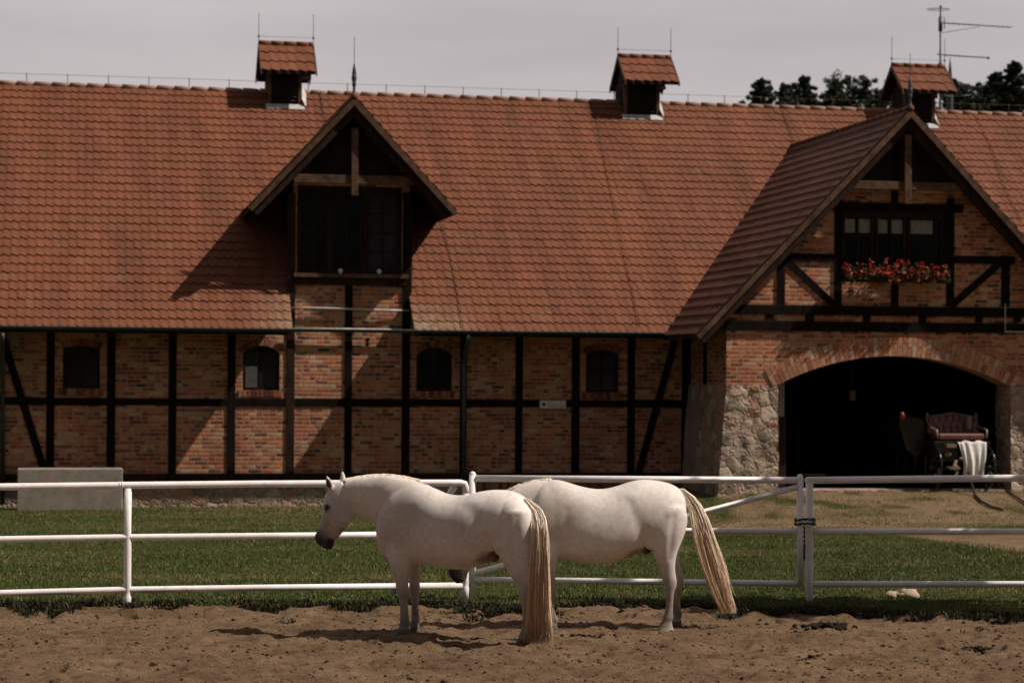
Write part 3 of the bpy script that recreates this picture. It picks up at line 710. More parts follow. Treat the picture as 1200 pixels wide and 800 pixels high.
pile('dung_pile', 'small dark droppings low in front of the latch post', 'dung', 941, 771, 14, .05, .04, .02, group='horse droppings')
pile('dung_pile', 'dark droppings on bare earth under the right stretch of fence', 'dung', 1146, 762, 34, .10, .07, .022, group='horse droppings')
pile('dung_pile', 'little heap of droppings behind the front feet of the nearer horse', 'dung', 545, 724, 12, .05, .05, .018, group='horse droppings')
pile('dung_pile', 'scattered droppings on the earth left of the horses', 'dung', 245, 755, 12, .08, .06, .014, group='horse droppings')
pile('rock', 'pale flat rock lying in the grass behind the right fence', 'rock', 1055, 700, 6, .10, .03, .085, 'rock')

# ================================================================== FENCE
def fpt(px, py, Y): return G(px, py, Y)
YL = lambda px: 21.28 + 1.13 * px / 545.0
def fence_left():
    o = empty('rail_fence', (G(150, 0, YL(150)).x, YL(150), 0)); off = Vector(o.location)
    tag(o, 'white painted pipe fence of three rails left of the gate', 'fence', 'white pipe fence stretches')
    Pt = lambda px, py: fpt(px, py, YL(px)) - off
    r = .034
    rails = [[(-330, 573.4), (0, 570.2), (148, 568.4), (300, 566.8), (490, 565.6), (540, 565.5), (544.5, 566.8), (545.8, 571), (545.8, 580)],
             [(-330, 636), (0, 631.6), (150, 629.2), (300, 627.7), (541.5, 625.3)], [(-330, 703), (0, 694.6), (150, 690.6), (300, 688.3), (541.5, 685.6)]]
    for k, q in enumerate(rails):
        if k == 0:
            MB().tube([Pt(*p) for p in q], r + .001, 14).build('rail', M['pipe'], o, True)
            MB().tube([Pt(139.5, 568.5), Pt(140.5, 568.5)], r + .006, 14).tube([Pt(142.5, 568.45), Pt(143.5, 568.45)], r + .006, 14).build('clamp', M['pipe'], o, True)
        else: MB().tube([Pt(*p) for p in q], r - .002, 14).build('rail', M['pipe'], o, True)
    for px, top, bot in ((-280, 575, 727), (150, 572, 716), (545.8, 578, 703)):
        p0, p1 = Pt(px, top), Pt(px, bot); p1.x = p0.x
        MB().tube([p1, p1 + (p0 - p1) * .12, p1 + (p0 - p1) * .13, p1 + (p0 - p1) * .16, p1 + (p0 - p1) * .56, p1 + (p0 - p1) * .60, p0 ], [.036, .040, .033, .037, .038, .034, .038], 14).build('post', M['pipe'], o, True)
    a = fpt(459, 695, YL(459) + .05); b = fpt(533, 569, YL(533) + .05)
    MB().tube([a - off, b - off], .034, 12).build('brace', M['pipe'], o, True)
fence_left()
def gate():
    Yg = 22.72; o = empty('gate', (G(553, 0, Yg).x, Yg, 0)); off = Vector(o.location)
    tag(o, 'wide white pipe gate with a diagonal brace, chained at its right end', 'gate')
    Pt = lambda px, py, dy=0: fpt(px, py, Yg + dy) - off
    MB().tube([Pt(553.8, 705), Pt(553.8, 556)], .036, 14).ball(Pt(553.8, 556), .036).build('hinge_post', M['pipe'], o, True)
    MB().tube([Pt(937.6, 687), Pt(937.6, 559)], .035, 14).ball(Pt(937.6, 559), .035).build('stile', M['pipe'], o, True)
    for a, b, r in (((557, 560.3), (934, 562.6), .036), ((557, 619), (934, 622.6), .031), ((557, 678.6), (934, 683.3), .031)):
        MB().tube([Pt(*a), Pt(*b)], r, 14).build('rail', M['pipe'], o, True)
    MB().tube([Pt(557, 671), Pt(935, 570.3)], .031, 14).build('brace', M['pipe'], o, True)
    MB().tube([Pt(939, 553, .0), Pt(940, 556.6), Pt(968, 556.6)], .009, 8).tube([Pt(942, 556.3, -.02), Pt(967, 556.3, -.02)], .012, 8).build('latch', M['barge'], o, True)
    mb = MB()
    for y in (608.5, 613.5):
        pts = []
        for k in range(25):
            t = 2 * math.pi * k / 24; c = Pt(943.2, y); pts.append(c + Vector((.105 * math.copysign(abs(math.cos(t)) ** .7, math.cos(t)), .052 * math.sin(t), .01 * math.sin(3 * t))))
        mb.tube(pts, .011, 6)
    for k in range(7): mb.ball(Pt(942.4 + random.uniform(-.5, .5), 618 + k * 5.2), (.012, .012, .020), 6, 5)
    mb.bar(Pt(942.3, 640), Pt(942.3, 656), .022, .02, (1, 0, 0))
    mb.build('chain', M['rope'], o, True)
gate()
def fence_right():
    Yr = 22.78; o = empty('rail_fence', (G(948.6, 0, Yr).x, Yr, 0)); off = Vector(o.location)
    tag(o, 'white painted pipe fence of three rails right of the gate', 'fence', 'white pipe fence stretches')
    Pt = lambda px, py: fpt(px, py, Yr) - off
    MB().tube([Pt(947, 562.6), Pt(1200, 559.8), Pt(1450, 557)], .037, 14).ball(Pt(947, 562.6), .037).build('rail', M['pipe'], o, True)
    MB().tube([Pt(952, 622.8), Pt(1450, 622.4)], .034, 14).build('rail', M['pipe'], o, True)
    MB().tube([Pt(952, 684), Pt(1450, 684)], .033, 14).build('rail', M['pipe'], o, True)
    for px in (948.6, 1400):
        MB().tube([Pt(px, 715), Pt(px, 684), Pt(px, 622), Pt(px, 564)], [.034, .040, .041, .039], 14).build('post', M['pipe'], o, True)
fence_right()

# ================================================================== THE STABLE
st = empty('half_timbered_stable', (0, D0, 0), TH)
tag(st, 'long half timbered brick stable with clay tile roof, dormer and arched gable wing', 'stable')
ZE, VE, SL = 3.10, -.70, .905                 # eave height, eave plane, slope
VR = 4.60; ZR = ZE + SL * (VR - VE)
def rz(v): return ZE + SL * (v - VE)
cs = 1 / math.sqrt(1 + SL * SL); ss_ = SL * cs
def tile_mesh(o0, A, Sv, Nv, na, nr, tw, ex, seed=0, wave=.0035, lift=.024, palef=None):
    rng = np.random.default_rng(seed); seg = 7
    o0, A, Sv, Nv = (np.array(q, float) for q in (o0, A, Sv, Nv))
    t = np.linspace(0, 1, seg); prof = wave * (np.cos(2 * np.pi * (t - .28)) * .75 + .25 * np.cos(4 * np.pi * (t - .3)))
    V, Fc, T, Pl = [], [], [], []; c = 0
    for r in range(nr):
        sag = .006 * math.sin(r * .9) 
        for k in range(na):
            jx = rng.normal(0, .0015); jh = rng.normal(0, .0018); ju = rng.normal(0, .004); tilt = rng.normal(0, .0008); tint = rng.random()
            off = (r % 2) * 0.0
            for q, (uu, lf) in enumerate(((ju, lift - .026), (ju, lift), (ex + .045, .0))):
                for j in range(seg):
                    hgt = lf + (prof[j]) + jh + tilt * (t[j] - .5) + sag * 0
                    V.append(o0 + A * ((k + t[j] * 1.0 + off) * tw + jx) + Sv * (r * ex + uu + (-.055 * (t[j] - .5) if q < 2 else 0)) + Nv * hgt)
                    T.append(tint)
                    Pl.append(palef(k * tw, r * ex) if palef else 0.0)
            for q in range(2):
                for j in range(seg - 1):
                    b = c + q * seg + j; Fc.append((b, b + 1, b + seg + 1, b + seg))
            c += 3 * seg
    return np.array(V), np.array(Fc), T, Pl
def tile_obj(name, parent, parts, mat='tile', clip=None, clip2=None):
    V, Fc, T, Pl = [], [], [], []; c = 0
    for (v, f, t, p) in parts: V.append(v); Fc.append(f + c); c += len(v); T += t; Pl += p
    me = np_mesh(name, np.concatenate(V), np.concatenate(Fc))
    for nm, dat in (('tint', T), ('pale', Pl)):
        a = me.attributes.new(nm, 'FLOAT', 'POINT'); a.data.foreach_set('value', np.array(dat, float))
    for cl_ in (clip, clip2):
        if cl_:
            bm = bmesh.new(); bm.from_mesh(me); bmesh.ops.bisect_plane(bm, geom=bm.verts[:] + bm.edges[:] + bm.faces[:], plane_co=cl_[0], plane_no=cl_[1], clear_inner=True); bm.to_mesh(me); bm.free()
    o = link(name, me, M[mat], parent, True)
    try: me.set_sharp_from_angle(angle=R(50))
    except Exception: pass
    return o
TW = .142; ROWS = 30; SLEN = (VR - VE) / cs; EX = SLEN / ROWS
uL, uN0, uN1, uR = U(-110), U(342.5, VE), U(485.5, VE), U(1420)
Am, Sm, Nm = (1, 0, 0), (0, cs, ss_), (0, -ss_, cs)
vN = .12; rN = int(round((vN - VE) / cs / EX))
na1 = int(round((uN0 - uL) / TW)); tw1 = (uN0 - uL) / na1; na2 = int(round((uR - uN1) / TW)); tw2 = (uR - uN1) / na2; na3 = int(round((uN1 - uN0) / TW)); tw3 = (uN1 - uN0) / na3
w1 = uN0 - uL
def pale1(a, s): return max(0, 1 - (w1 - a) / .9) * max(0, 1 - s / 1.6)
def pale2(a, s): return max(0, 1 - a / 1.3) * max(0, 1 - s / .8)
roof = tile_obj('roof', st, [tile_mesh((uL, VE, ZE), Am, Sm, Nm, na1, ROWS, tw1, EX, 1, palef=pale1), tile_mesh((uN1, VE, ZE), Am, Sm, Nm, na2, ROWS, tw2, EX, 2, palef=pale2),
        tile_mesh((uN0, VE + rN * EX * cs, ZE + rN * EX * ss_), Am, Sm, Nm, na3, ROWS - rN, tw3, EX, 3)])
# roof deck under the tiles, rear slope, gable ends
mb = MB()
def slab(mb, u0, u1, v0, v1, th=.09, dz=-.035):
    z0, z1 = rz(v0) + dz, rz(v1) + dz
    mb.prism([(u0, v0, z0), (u0, v1, z1), (u0, v1, z1 - th), (u0, v0, z0 - th)], (u1 - u0, 0, 0))
slab(mb, uL, uN0 - .01, VE + .03, VR); slab(mb, uN1 + .01, uR, VE + .03, VR); slab(mb, uN0 - .01, uN1 + .01, VE + rN * EX * cs + .05, VR)
mb.build('roof_deck', M['darkboard'], roof)
MB().prism([(uL, VR, ZR - .03), (uL, VR * 2 - VE, ZE - .03), (uL, VR * 2 - VE, ZE - .13), (uL, VR, ZR - .13)], (uR - uL, 0, 0)).build('rear_slope', M['tile_dark'], roof)
mb = MB()
u = uL; k = 0
while u < uR:
    l = .335; r0 = .052
    pts = [(u - .0, VR, ZR + .0), (u + l * .5, VR, ZR + .002), (u + l - .022, VR, ZR - .004)]
    mb.tube(pts, [r0 + .008, r0 + .004, r0 - .004], 12); u += l
rc = mb.build('ridge_tiles', M['tile_ridge'], roof, True)
a = rc.data.attributes.new('tint', 'FLOAT', 'POINT'); a.data.foreach_set('value', np.repeat(RNG.random(len(rc.data.vertices) // 36 + 1), 36)[:len(rc.data.vertices)] * .5 + .45)
# lightning conductor wire on its holders
mb = MB(); zt = ZR + .20
mb.tube([(uL, VR, zt), (U(700, VR), VR, zt), (uR, VR, zt)], .0035, 5)
u = uL + .3
while u < uR: mb.tube([(u, VR, ZR + .05), (u, VR, zt + .02)], .008, 5); u += .78
for pts in ([(528, 250, .0), (538, 300, 0), (548, 386, 0)],):
    pass
def onroof(px, py, lift=.055):
    # roof point seen at a photo pixel
    lo, hi = VE, VR
    f = lambda v: Z(px, py, v) - rz(v)
    for _ in range(40):
        m = (lo + hi) / 2
        if f(m) > 0: lo = m
        else: hi = m
    v = (lo + hi) / 2; return Vector((U(px, v, py), v - ss_ * lift, rz(v) + cs * lift))
for chain_ in ([(697, 128), (704, 165), (716, 225), (730, 290), (741, 340), (749, 386)], [(917, 130), (924, 150), (930, 170)], [(517, 262), (528, 300), (537, 345), (542, 386)], [(376, 110), (380, 135), (384, 142)], [(1142, 134), (1160, 170), (1175, 215), (1196, 262)]):
    mb.tube([onroof(*p) for p in chain_], .007, 5)
mb.build('lightning_conductor', M['barge'], roof, True)

# ---- walls
def wall_xz(mb, outer, holes, v, depth=.12, jamb=True):
    """polygons of (u,z); wall sheet at plane v with reveals going inwards"""
    loops = [[Vector((p[0], p[1], 0)) for p in outer]] + [[Vector((p[0], p[1], 0)) for p in h] for h in holes]
    flat = [p for l in loops for p in l]; tris = tessellate_polygon(loops); i0 = len(mb.v)
    mb.v += [(p.x, v, p.y) for p in flat]; mb.f += [tuple(i0 + k for k in t) for t in tris]
    if jamb:
        for h in holes:
            for k in range(len(h)):
                p, q = h[k], h[(k + 1) % len(h)]
                mb.poly([(p[0], v, p[1]), (q[0], v, q[1]), (q[0], v + depth, q[1]), (p[0], v + depth, p[1])])
def arched(u0, u1, z0, z1, rise, n=10):
    w = (u1 - u0) / 2; c = (u0 + u1) / 2; Rr = (w * w + rise * rise) / (2 * rise); zc = z1 - Rr; a0 = math.asin(w / Rr)
    pts = [(u0, z0), (u1, z0)]
    for k in range(n + 1):
        a = a0 - 2 * a0 * k / n; pts.append((c + Rr * math.sin(a), zc + Rr * math.cos(a)))
    return pts
WIN = [(73.5, 117, 455, 404.5, .05), (284.5, 327.6, 457, 404.5, .14), (488, 530, 458, 406.5, .14), (686.5, 725.5, 459.5, 409.5, .08)]
holes = [arched(U(a), U(b), Z(a, y0), Z(a, y1), r) for a, b, y0, y1, r in WIN]
uWL = uL + .4; uW1 = U(812); uNl, uNr = U(342.5), U(479)
zTop = rz(0) - .14; zSill = Z(400, 559)
MBw = MB(); zb = -.2
zp = Z(300, 562.5)
wall_xz(MBw, [(uWL, zp), (uW1, zp), (uW1, zTop), (uWL, zTop)], holes, 0.0, .16)
wallo = MBw.build('brick_wall', M['brick'], st)
wallo['label'] = 'weathered orange brick infill between black timbers'
# windows of the stable
for (a, b, y0, y1, r), h in zip(WIN, holes):
    u0, u1, z0, z1 = U(a), U(b), Z(a, y0), Z(a, y1)
    mb = MB(); fv = .09; t = .05
    mb.box((u0, fv, z0), (u0 + t, fv + .05, z1)).box((u1 - t, fv, z0), (u1, fv + .05, z1)).box((u0 + t, fv, z0), (u1 - t, fv + .05, z0 + t)).box((u0 + t, fv, z1 - .12), (u1 - t, fv + .05, z1 - .0))
    wo = mb.build('window', M['frame'], st)
    uc = (u0 + u1) / 2
    MB().box((uc - .02, fv + .004, z0 + t), (uc + .02, fv + .045, z1 - .12)).box((u0 + t, fv + .008, (z0 + z1) / 2 - .012), (uc - .02, fv + .04, (z0 + z1) / 2 + .012)).box((uc + .02, fv + .008, (z0 + z1) / 2 - .012), (u1 - t, fv + .04, (z0 + z1) / 2 + .012)).build('sash', M['frame'], wo)
    MB().box((u0 + t, fv + .03, z0 + t), (u1 - t, fv + .034, z1 - .12)).build('pane', M['glass'], wo)
    if a == 284.5: MB().box((u0 + t, fv - .02, z0 + t), (u0 + .26, fv + .0, z0 + .42)).build('shutter', M['plaster_dark'], wo)
    # brick sill and brick arch head: individual bricks
    mb = MB(); cols = []
    def bc():
        return random.choice([(.26, .085, .042), (.32, .12, .06), (.20, .065, .04), (.35, .18, .11), (.12, .045, .032)])
    k = int((u1 - u0 + .16) / .077)
    for i in range(k):
        x = u0 - .08 + i * .077; n0 = len(mb.v); mb.box((x + .005, -.022, z0 - .115), (x + .070, .05, z0 - .003)); cols += [bc()] * (len(mb.v) - n0)
    o = mb.build('brick_sill', M['brickpiece'], wo, fix=True); setcol(o.data, np.array(cols)); mb = MB(); cols = []
    w = (u1 - u0) / 2; c = (u0 + u1) / 2; Rr = (w * w + r * r) / (2 * r); zc = z1 - Rr; a0 = math.asin(min(1, w / Rr)) * 1.06; kk = max(9, int(2 * a0 * Rr / .077))
    for i in range(kk):
        al, ar = -a0 + 2 * a0 * (i + .06) / kk, -a0 + 2 * a0 * (i + .94) / kk; n0 = len(mb.v)
        q = [(c + (Rr + .003) * math.sin(al), -.006, zc + (Rr + .003) * math.cos(al)), (c + (Rr + .003) * math.sin(ar), -.006, zc + (Rr + .003) * math.cos(ar)), (c + (Rr + .12) * math.sin(ar), -.006, zc + (Rr + .12) * math.cos(ar)), (c + (Rr + .12) * math.sin(al), -.006, zc + (Rr + .12) * math.cos(al))]
        mb.prism(q, (0, .05, 0)); cols += [bc()] * (len(mb.v) - n0)
    o = mb.build('brick_arch', M['brickpiece'], wo, fix=True); setcol(o.data, np.array(cols))
# loft and room behind: dark boards so that nothing shows through the openings
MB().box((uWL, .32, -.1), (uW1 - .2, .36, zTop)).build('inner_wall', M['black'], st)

# ---- timber frame
def tjit(): return random.uniform(-.008, .008)
def post(px, w=.14, y0=559, y1=None, v=0.0, mat='timber', name='timber_post', top=None):
    uc = U(px, v); zb_ = Z(px, y0, v); zt_ = top if top is not None else (Z(px, y1, v) if y1 is not None else zTop)
    o = MB().box((uc - w / 2 + tjit(), v - .022 + tjit() * .4, zb_), (uc + w / 2 + tjit(), v + .08, zt_)).build(name, M[mat], st, bevel=.006); return o
for px in (-85, -10, 59.5, 130.5, 202, 271.5): post(px, .135)
post(340.5, .14, mat='timber_brown', top=Z(340, 226)); post(408, .13, mat='timber', top=Z(408, 328)); post(475.5, .145, top=Z(475, 226))  # left post in brown: the sunlight on it is put into its colour
for px in (543, 608, 674.5, 739.5): post(px, .135)
post(803.5, .16)
def hbeam(x0, x1, y0, y1, v=0.0, proud=.03, name='timber_rail', mat='timber', ya=None, th=.09):
    u0, u1 = U(x0, v), U(x1, v); za, zb_ = Z(x0, y0, v), Z(x0, y1, v)
    return MB().box((u0, v - proud, zb_), (u1, v + th, za)).build(name, M[mat], st, bevel=.006)
xs_p = [-85, -10, 59.5, 130.5, 202, 271.5, 340.5, 408, 475.5, 543, 608, 674.5, 739.5, 803.5]
zm = Z(200, 466.3), Z(200, 475.2)
hw = .064
for a, b in zip(xs_p[:-1], xs_p[1:]):
    MB().box((U(a) + hw, -.019 + tjit() * .4, zm[1] + tjit()), (U(b) - hw, .08, zm[0] + tjit())).build('timber_rail', M['timber'], st, bevel=.006)
MB().box((uWL, -.034, Z(200, 563)), (U(812), .09, Z(200, 554.5))).build('sill_beam', M['timber_brown'], st, bevel=.008)
def brace(x0, y0, x1, y1, v=0.0, w=.13, mat='timber', proud=.026):
    p, q = B(x0, y0, v), B(x1, y1, v); p.y = q.y = v - proud + .03
    return MB().bar(p, q, .06, w, (0, -1, 0)) if False else MB().bar(p, q, w, .06, (0, -1, 0))
brace(3.5, 396, 52, 552).build('brace', M['timber'], st); brace(791, 398, 748, 554, proud=.027).build('brace', M['timber'], st)
# plinth of field stones
pl = MB(); 
wall_xz(pl, [(uWL, zb), (U(556), zb), (U(556), zp + .012), (uWL, zp + .012)], [], -.012); pl.build('stone_plinth', M['stone'], st)
mb = MB(); cols = []; x = U(556)
MB().box((x, -.0, zb), (U(812), .05, zp + .012)).build('brick_plinth', M['mortar'], st)
while x < U(812) - .08:
    for zz_, hh in ((zp - .235, .235), (zp - .49, .24)):
        n0 = len(mb.v); mb.box((x + .005, -.02 + random.uniform(-.004, .004), zz_ + .006), (x + .068, .03, zz_ + hh - .006)); cols += [random.choice([(.24, .08, .042), (.30, .12, .065), (.17, .06, .04), (.30, .18, .12)])] * (len(mb.v) - n0)
    x += .075
o = mb.build('soldier_course', M['brickpiece'], st); setcol(o.data, np.array(cols))
# ---- gutter, downpipes, loose pipes
def gutter(x0, x1, v=VE - .06, name='gutter'):
    u0, u1 = U(x0, v), U(x1, v); n = 9; mb = MB(); r = .065; z0 = ZE + .015
    ring = [(math.cos(math.pi + math.pi * k / n) * r, math.sin(math.pi + math.pi * k / n) * r) for k in range(n + 1)]
    inner = [(a * .86, b * .86) for a, b in ring]
    for (ua, ub) in ((u0, u1),):
        i0 = len(mb.v)
        for uu in (ua, ub):
            for a, b in ring + inner[::-1]: mb.v.append((uu, v + a, z0 + b))
        m = 2 * (n + 1)
        for k in range(m): mb.f.append((i0 + k, i0 + (k + 1) % m, i0 + m + (k + 1) % m, i0 + m + k))
    return mb.build(name, M['zinc'], st, True)
gutter(-110, 779)
p = B(548.5, 392, VE - .06); q0 = B(546.5, 407, -.32); q1 = B(543.5, 428, -.08); q2 = B(543.5, 566, -.08)
MB().tube([p, p + Vector((0, 0, -.1)), q0, q1 + Vector((0, 0, .05)), q1, q2], .042, 12).build('downpipe', M['zinc'], st, True)
p = B(3, 390, VE - .06)
MB().tube([p, p + Vector((0, 0, -.1)), B(3, 405, -.32), B(3, 425, -.09), B(3, 590, -.09)], .042, 12).build('downpipe', M['zinc'], st, True)
MB().tube([B(339, 361, -.05), B(360, 360.5, -.07), B(410, 362, -.07), B(450, 363.5, -.07), B(484, 364, -.05)], .017, 8).build('conduit', M['flash'], st, True)
MB().tube([B(339, 385.5, -.09), B(400, 385.7, -.10), B(488, 387.3, -.10)], .022, 8).build('conduit', M['flash'], st, True)
MB().tube([B(431, 397.5, -.01), B(431, 397.5, .03)], .035, 10).build('vent_hole', M['black'], st, True); MB().tube([B(431, 402.8, -.01), B(431, 402.8, .03)], .035, 10).build('vent_hole', M['black'], st, True)

# ================================================================== DORMER
vd = -.6
apx = B(415, 113, vd); ul = U(291, vd); ur = U(533, vd); zl = Z(290, 241, vd); hwd = (ur - ul) / 2; ud = (ul + ur) / 2
sd = (apx.z - zl) / hwd; angd = math.atan(sd)
dwall = MB(); zdb = zTop - .02
dz0 = Z(410, 332)
# wall above the eave line, window opening left out
wu0, wu1 = U(347), U(470); wz0, wz1 = Z(400, 321), Z(400, 218)
hl = uNl, uNr
def dorm_top(u): return apx.z - .16 - sd * abs(u - ud)
outer = [(hl[0], zdb), (hl[1], zdb), (hl[1], dorm_top(hl[1])), (ud, apx.z - .16), (hl[0], dorm_top(hl[0]))]
wall_xz(dwall, outer, [[(wu0, wz0), (wu1, wz0), (wu1, wz1), (wu0, wz1)]], .004, .12)
dorm = dwall.build('dormer', M['brick'], st)
def dpart(mb, name, mat, smooth=False, bevel=0): return mb.build(name, M[mat], dorm, smooth, bevel)
# boarded gable over the window
mb = MB()
for k in range(7):
    z0 = wz1 + .10 + k * .16; 
    w0 = max(hl[0], ud - (apx.z - .16 - z0 - .16) / sd); w1_ = min(hl[1], ud + (apx.z - .16 - z0 - .16) / sd)
    if w1_ - w0 > .1: mb.box((w0, -.03 - .004 * (k % 2), z0), (w1_, .0, z0 + .152))
dpart(mb, 'gable_boards_or_shade', 'darkboard')
# cheeks
for uu, sgn in ((hl[0], -1), (hl[1], 1)):
    zt_ = dorm_top(uu) + .05; v1 = (zt_ - ZE) / SL + VE
    dpart(MB().prism([(uu - .04 * (sgn < 0), .02, rz(.02) - .1), (uu - .04 * (sgn < 0), .02, zt_), (uu - .04 * (sgn < 0), v1, zt_)], (.05 * 1, 0, 0)), 'cheek', 'darkboard')
# roof of the dormer
def gable_roof(parent, ua, zr, vf, vb, hw_, slope, mat, seed, barge='barge', dname='roof'):
    L = hw_ * math.sqrt(1 + slope * slope); c_ = 1 / math.sqrt(1 + slope * slope); s_ = slope * c_
    rows = max(3, int(round(L / EX))); ex = L / rows; nn = int(round((vb - vf) / TW)); tw = (vb - vf) / nn; parts = []
    zb_ = zr - slope * hw_
    parts.append(tile_mesh((ua - hw_, vb, zb_), (0, -1, 0), (c_, 0, s_), (-s_, 0, c_), nn, rows, tw, ex, seed))
    parts.append(tile_mesh((ua + hw_, vf, zb_), (0, 1, 0), (-c_, 0, s_), (s_, 0, c_), nn, rows, tw, ex, seed + 1))
    keep = ((0, VE, ZE - .02), (0, -SL, 1))
    ro = tile_obj(dname, parent, parts, mat, keep)
    mb = MB(); th = .05
    for sg in (-1, 1):
        mb.prism([(ua, vf + .03, zr - .03), (ua + sg * hw_, vf + .03, zb_ - .03), (ua + sg * hw_, vf + .03, zb_ - .03 - th), (ua, vf + .03, zr - .03 - th * 1.4)], (0, vb - vf - .05, 0))
    dk = mb.build('roof_deck', M['darkboard'], parent)
    bm = bmesh.new(); bm.from_mesh(dk.data); bmesh.ops.bisect_plane(bm, geom=bm.verts[:] + bm.edges[:] + bm.faces[:], plane_co=(0, VE, ZE - .16), plane_no=(0, -SL, 1), clear_inner=True); bm.to_mesh(dk.data); bm.free()
    # ridge tiles
    mb = MB(); v = vf
    while v < vb - .1: mb.tube([(ua, v - .02, zr + .0), (ua, v + .33, zr + .0)], [.056, .05], 10); v += .33
    rd = mb.build('ridge_tiles', M[mat], parent, True); a = rd.data.attributes.new('tint', 'FLOAT', 'POINT'); a.data.foreach_set('value', RNG.random(len(rd.data.vertices)) * .3 + .4)
    # barge boards
    for sg in (-1, 1):
        w = .10; nrm = Vector((sg * s_, 0, c_)); a0 = Vector((ua, vf - .015, zr - .015)); a1 = Vector((ua + sg * (hw_ + .02), vf - .015, zb_ - .035))
        mb = MB(); dn = Vector((0, 0, -w / c_))
        mb.prism([a0, a1, a1 + Vector((-sg * w * s_ * .9, 0, -w * c_ * .9)), a0 + dn], (0, .035, 0)); o = mb.build('barge_board', M[barge], parent, bevel=.004)
        # second darker rafter behind
        b0 = Vector((ua, vf + .10, zr - .10)); b1 = Vector((ua + sg * (hw_ - .05), vf + .10, zb_ - .06)); w2 = .14
        MB().prism([b0 + dn * .35, b1, b1 + Vector((-sg * w2 * s_, 0, -w2 * c_)), b0 + dn * .35 + Vector((0, 0, -w2 / c_))], (0, .10, 0)).build('rafter', M['timber_brown'], parent)
    return ro
gable_roof(dorm, ud, apx.z, vd, 3.8, hwd, sd, 'tile', 21)
# exposed tie beam and king post in the dormer overhang
va = vd + .14
dpart(MB().box((U(343, va), va, Z(400, 215, va)), (U(489, va), va + .10, Z(400, 205, va))), 'tie_beam', 'barge', bevel=.006)
dpart(MB().box((U(410, va) , va - .035, Z(400, 229, va)), (U(418, va), va - .003, Z(400, 150, va))), 'king_post', 'barge', bevel=.006)
def finial(parent, p, h=.60, rod=.45):
    prof = [(.06, 0), (.028, .16 * h), (.022, .30 * h), (.038, .36 * h), (.040, .40 * h), (.030, .44 * h), (.046, .52 * h), (.046, .60 * h), (.034, .64 * h), (.040, .68 * h), (.028, .82 * h), (.005, h)]
    o = MB().lathe(prof, p, 10).tube([Vector(p) + Vector((0, 0, h - .02)), Vector(p) + Vector((0, 0, h + rod))], .006, 5).build('finial', M['zinc'], parent, True)
finial(dorm, (ud, vd + .05, apx.z - .02), .62, .45)
# window band of the dormer
def casement(parent, u0, u1, z0, z1, v, cols, rows, name='window', curtain=None, t=.045, mat='frame'):
    fr = MB(); fr.box((u0, v, z0), (u0 + t, v + .05, z1)).box((u1 - t, v, z0), (u1, v + .05, z1)).box((u0 + t, v, z0), (u1 - t, v + .05, z0 + t)).box((u0 + t, v, z1 - t), (u1 - t, v + .05, z1))
    for c in range(1, cols):
        x = u0 + (u1 - u0) * c / cols; fr.box((x - .014, v + .006, z0 + t), (x + .014, v + .042, z1 - t))
    for r in range(1, rows):
        z = z0 + (z1 - z0) * r / rows
        for c in range(cols):
            xa = u0 + (u1 - u0) * c / cols + (t if c == 0 else .014); xb = u0 + (u1 - u0) * (c + 1) / cols - (t if c == cols - 1 else .014); fr.box((xa, v + .008, z - .012), (xb, v + .04, z + .012))
    o = fr.build(name, M[mat], parent)
    return o
mb = MB(); mb.box((wu0, .02, wz0), (wu1, .10, wz0 + .05)).box((wu0, .02, wz1 - .12), (wu1, .10, wz1)).box((wu0, .022, wz0), (wu0 + .03, .098, wz1)).box((wu1 - .03, .022, wz0), (wu1, .098, wz1)); dpart(mb, 'window_frame', 'frame')
fz0, fz1 = wz0 + .05, wz1 - .12
for (a, b, c, r) in ((349, 384, 2, 4), (386, 424, 2, 4), (428.5, 467, 2, 4)):
    casement(dorm, U(a), U(b), fz0, fz1, .035, c, r)
for x in (385, 426.3): dpart(MB().box((U(x) - .03, .012, fz0), (U(x) + .03, .10, fz1)), 'mullion', 'timber_brown')
dpart(MB().box((wu0 + .02, .062, fz0 + .02), (U(426), .066, fz1 - .02)), 'pane', 'glass'); dpart(MB().box((U(427), .062, fz0 + .02), (wu1 - .02, .066, fz1 - .02)), 'pane', 'pane_pale')
# right casement's pane is paler: its sky reflection is put into the colour
dpart(MB().box((U(343), -.10, Z(400, 325.5)), (U(477), .03, Z(400, 321.0))), 'window_sill', 'barge', bevel=.005)
dpart(MB().box((U(345), -.04, Z(400, 334)), (U(475), .02, Z(400, 325.9))), 'timber_rail', 'timber_brown', bevel=.005)
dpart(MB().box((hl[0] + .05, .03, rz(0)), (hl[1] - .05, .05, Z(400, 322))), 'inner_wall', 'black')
for x, w in ((341.5, .12), (476.5, .13)):
    pass
for x in (398, 443.3):
    c = B(x, 318, -.06); zs = Z(400, 321.0) + .04
    o = MB().lathe([(.02, -.045), (.022, -.03), (.012, -.028)], (0, 0, .045), 8).ball((0, 0, .052), .043, 14, 10).build('globe_lamp', M['globe'], None, True)
    lw = Vector((U(x, -.06) * TC - (-.06) * TS, D0 + U(x, -.06) * TS + (-.06) * TC, Z(400, 321.0))); o.location = lw
    tag(o, 'small white globe on the dormer sill, ' + ('by the middle casement' if x < 420 else 'by the right casement'), 'lamp', 'white globes on the dormer sill')

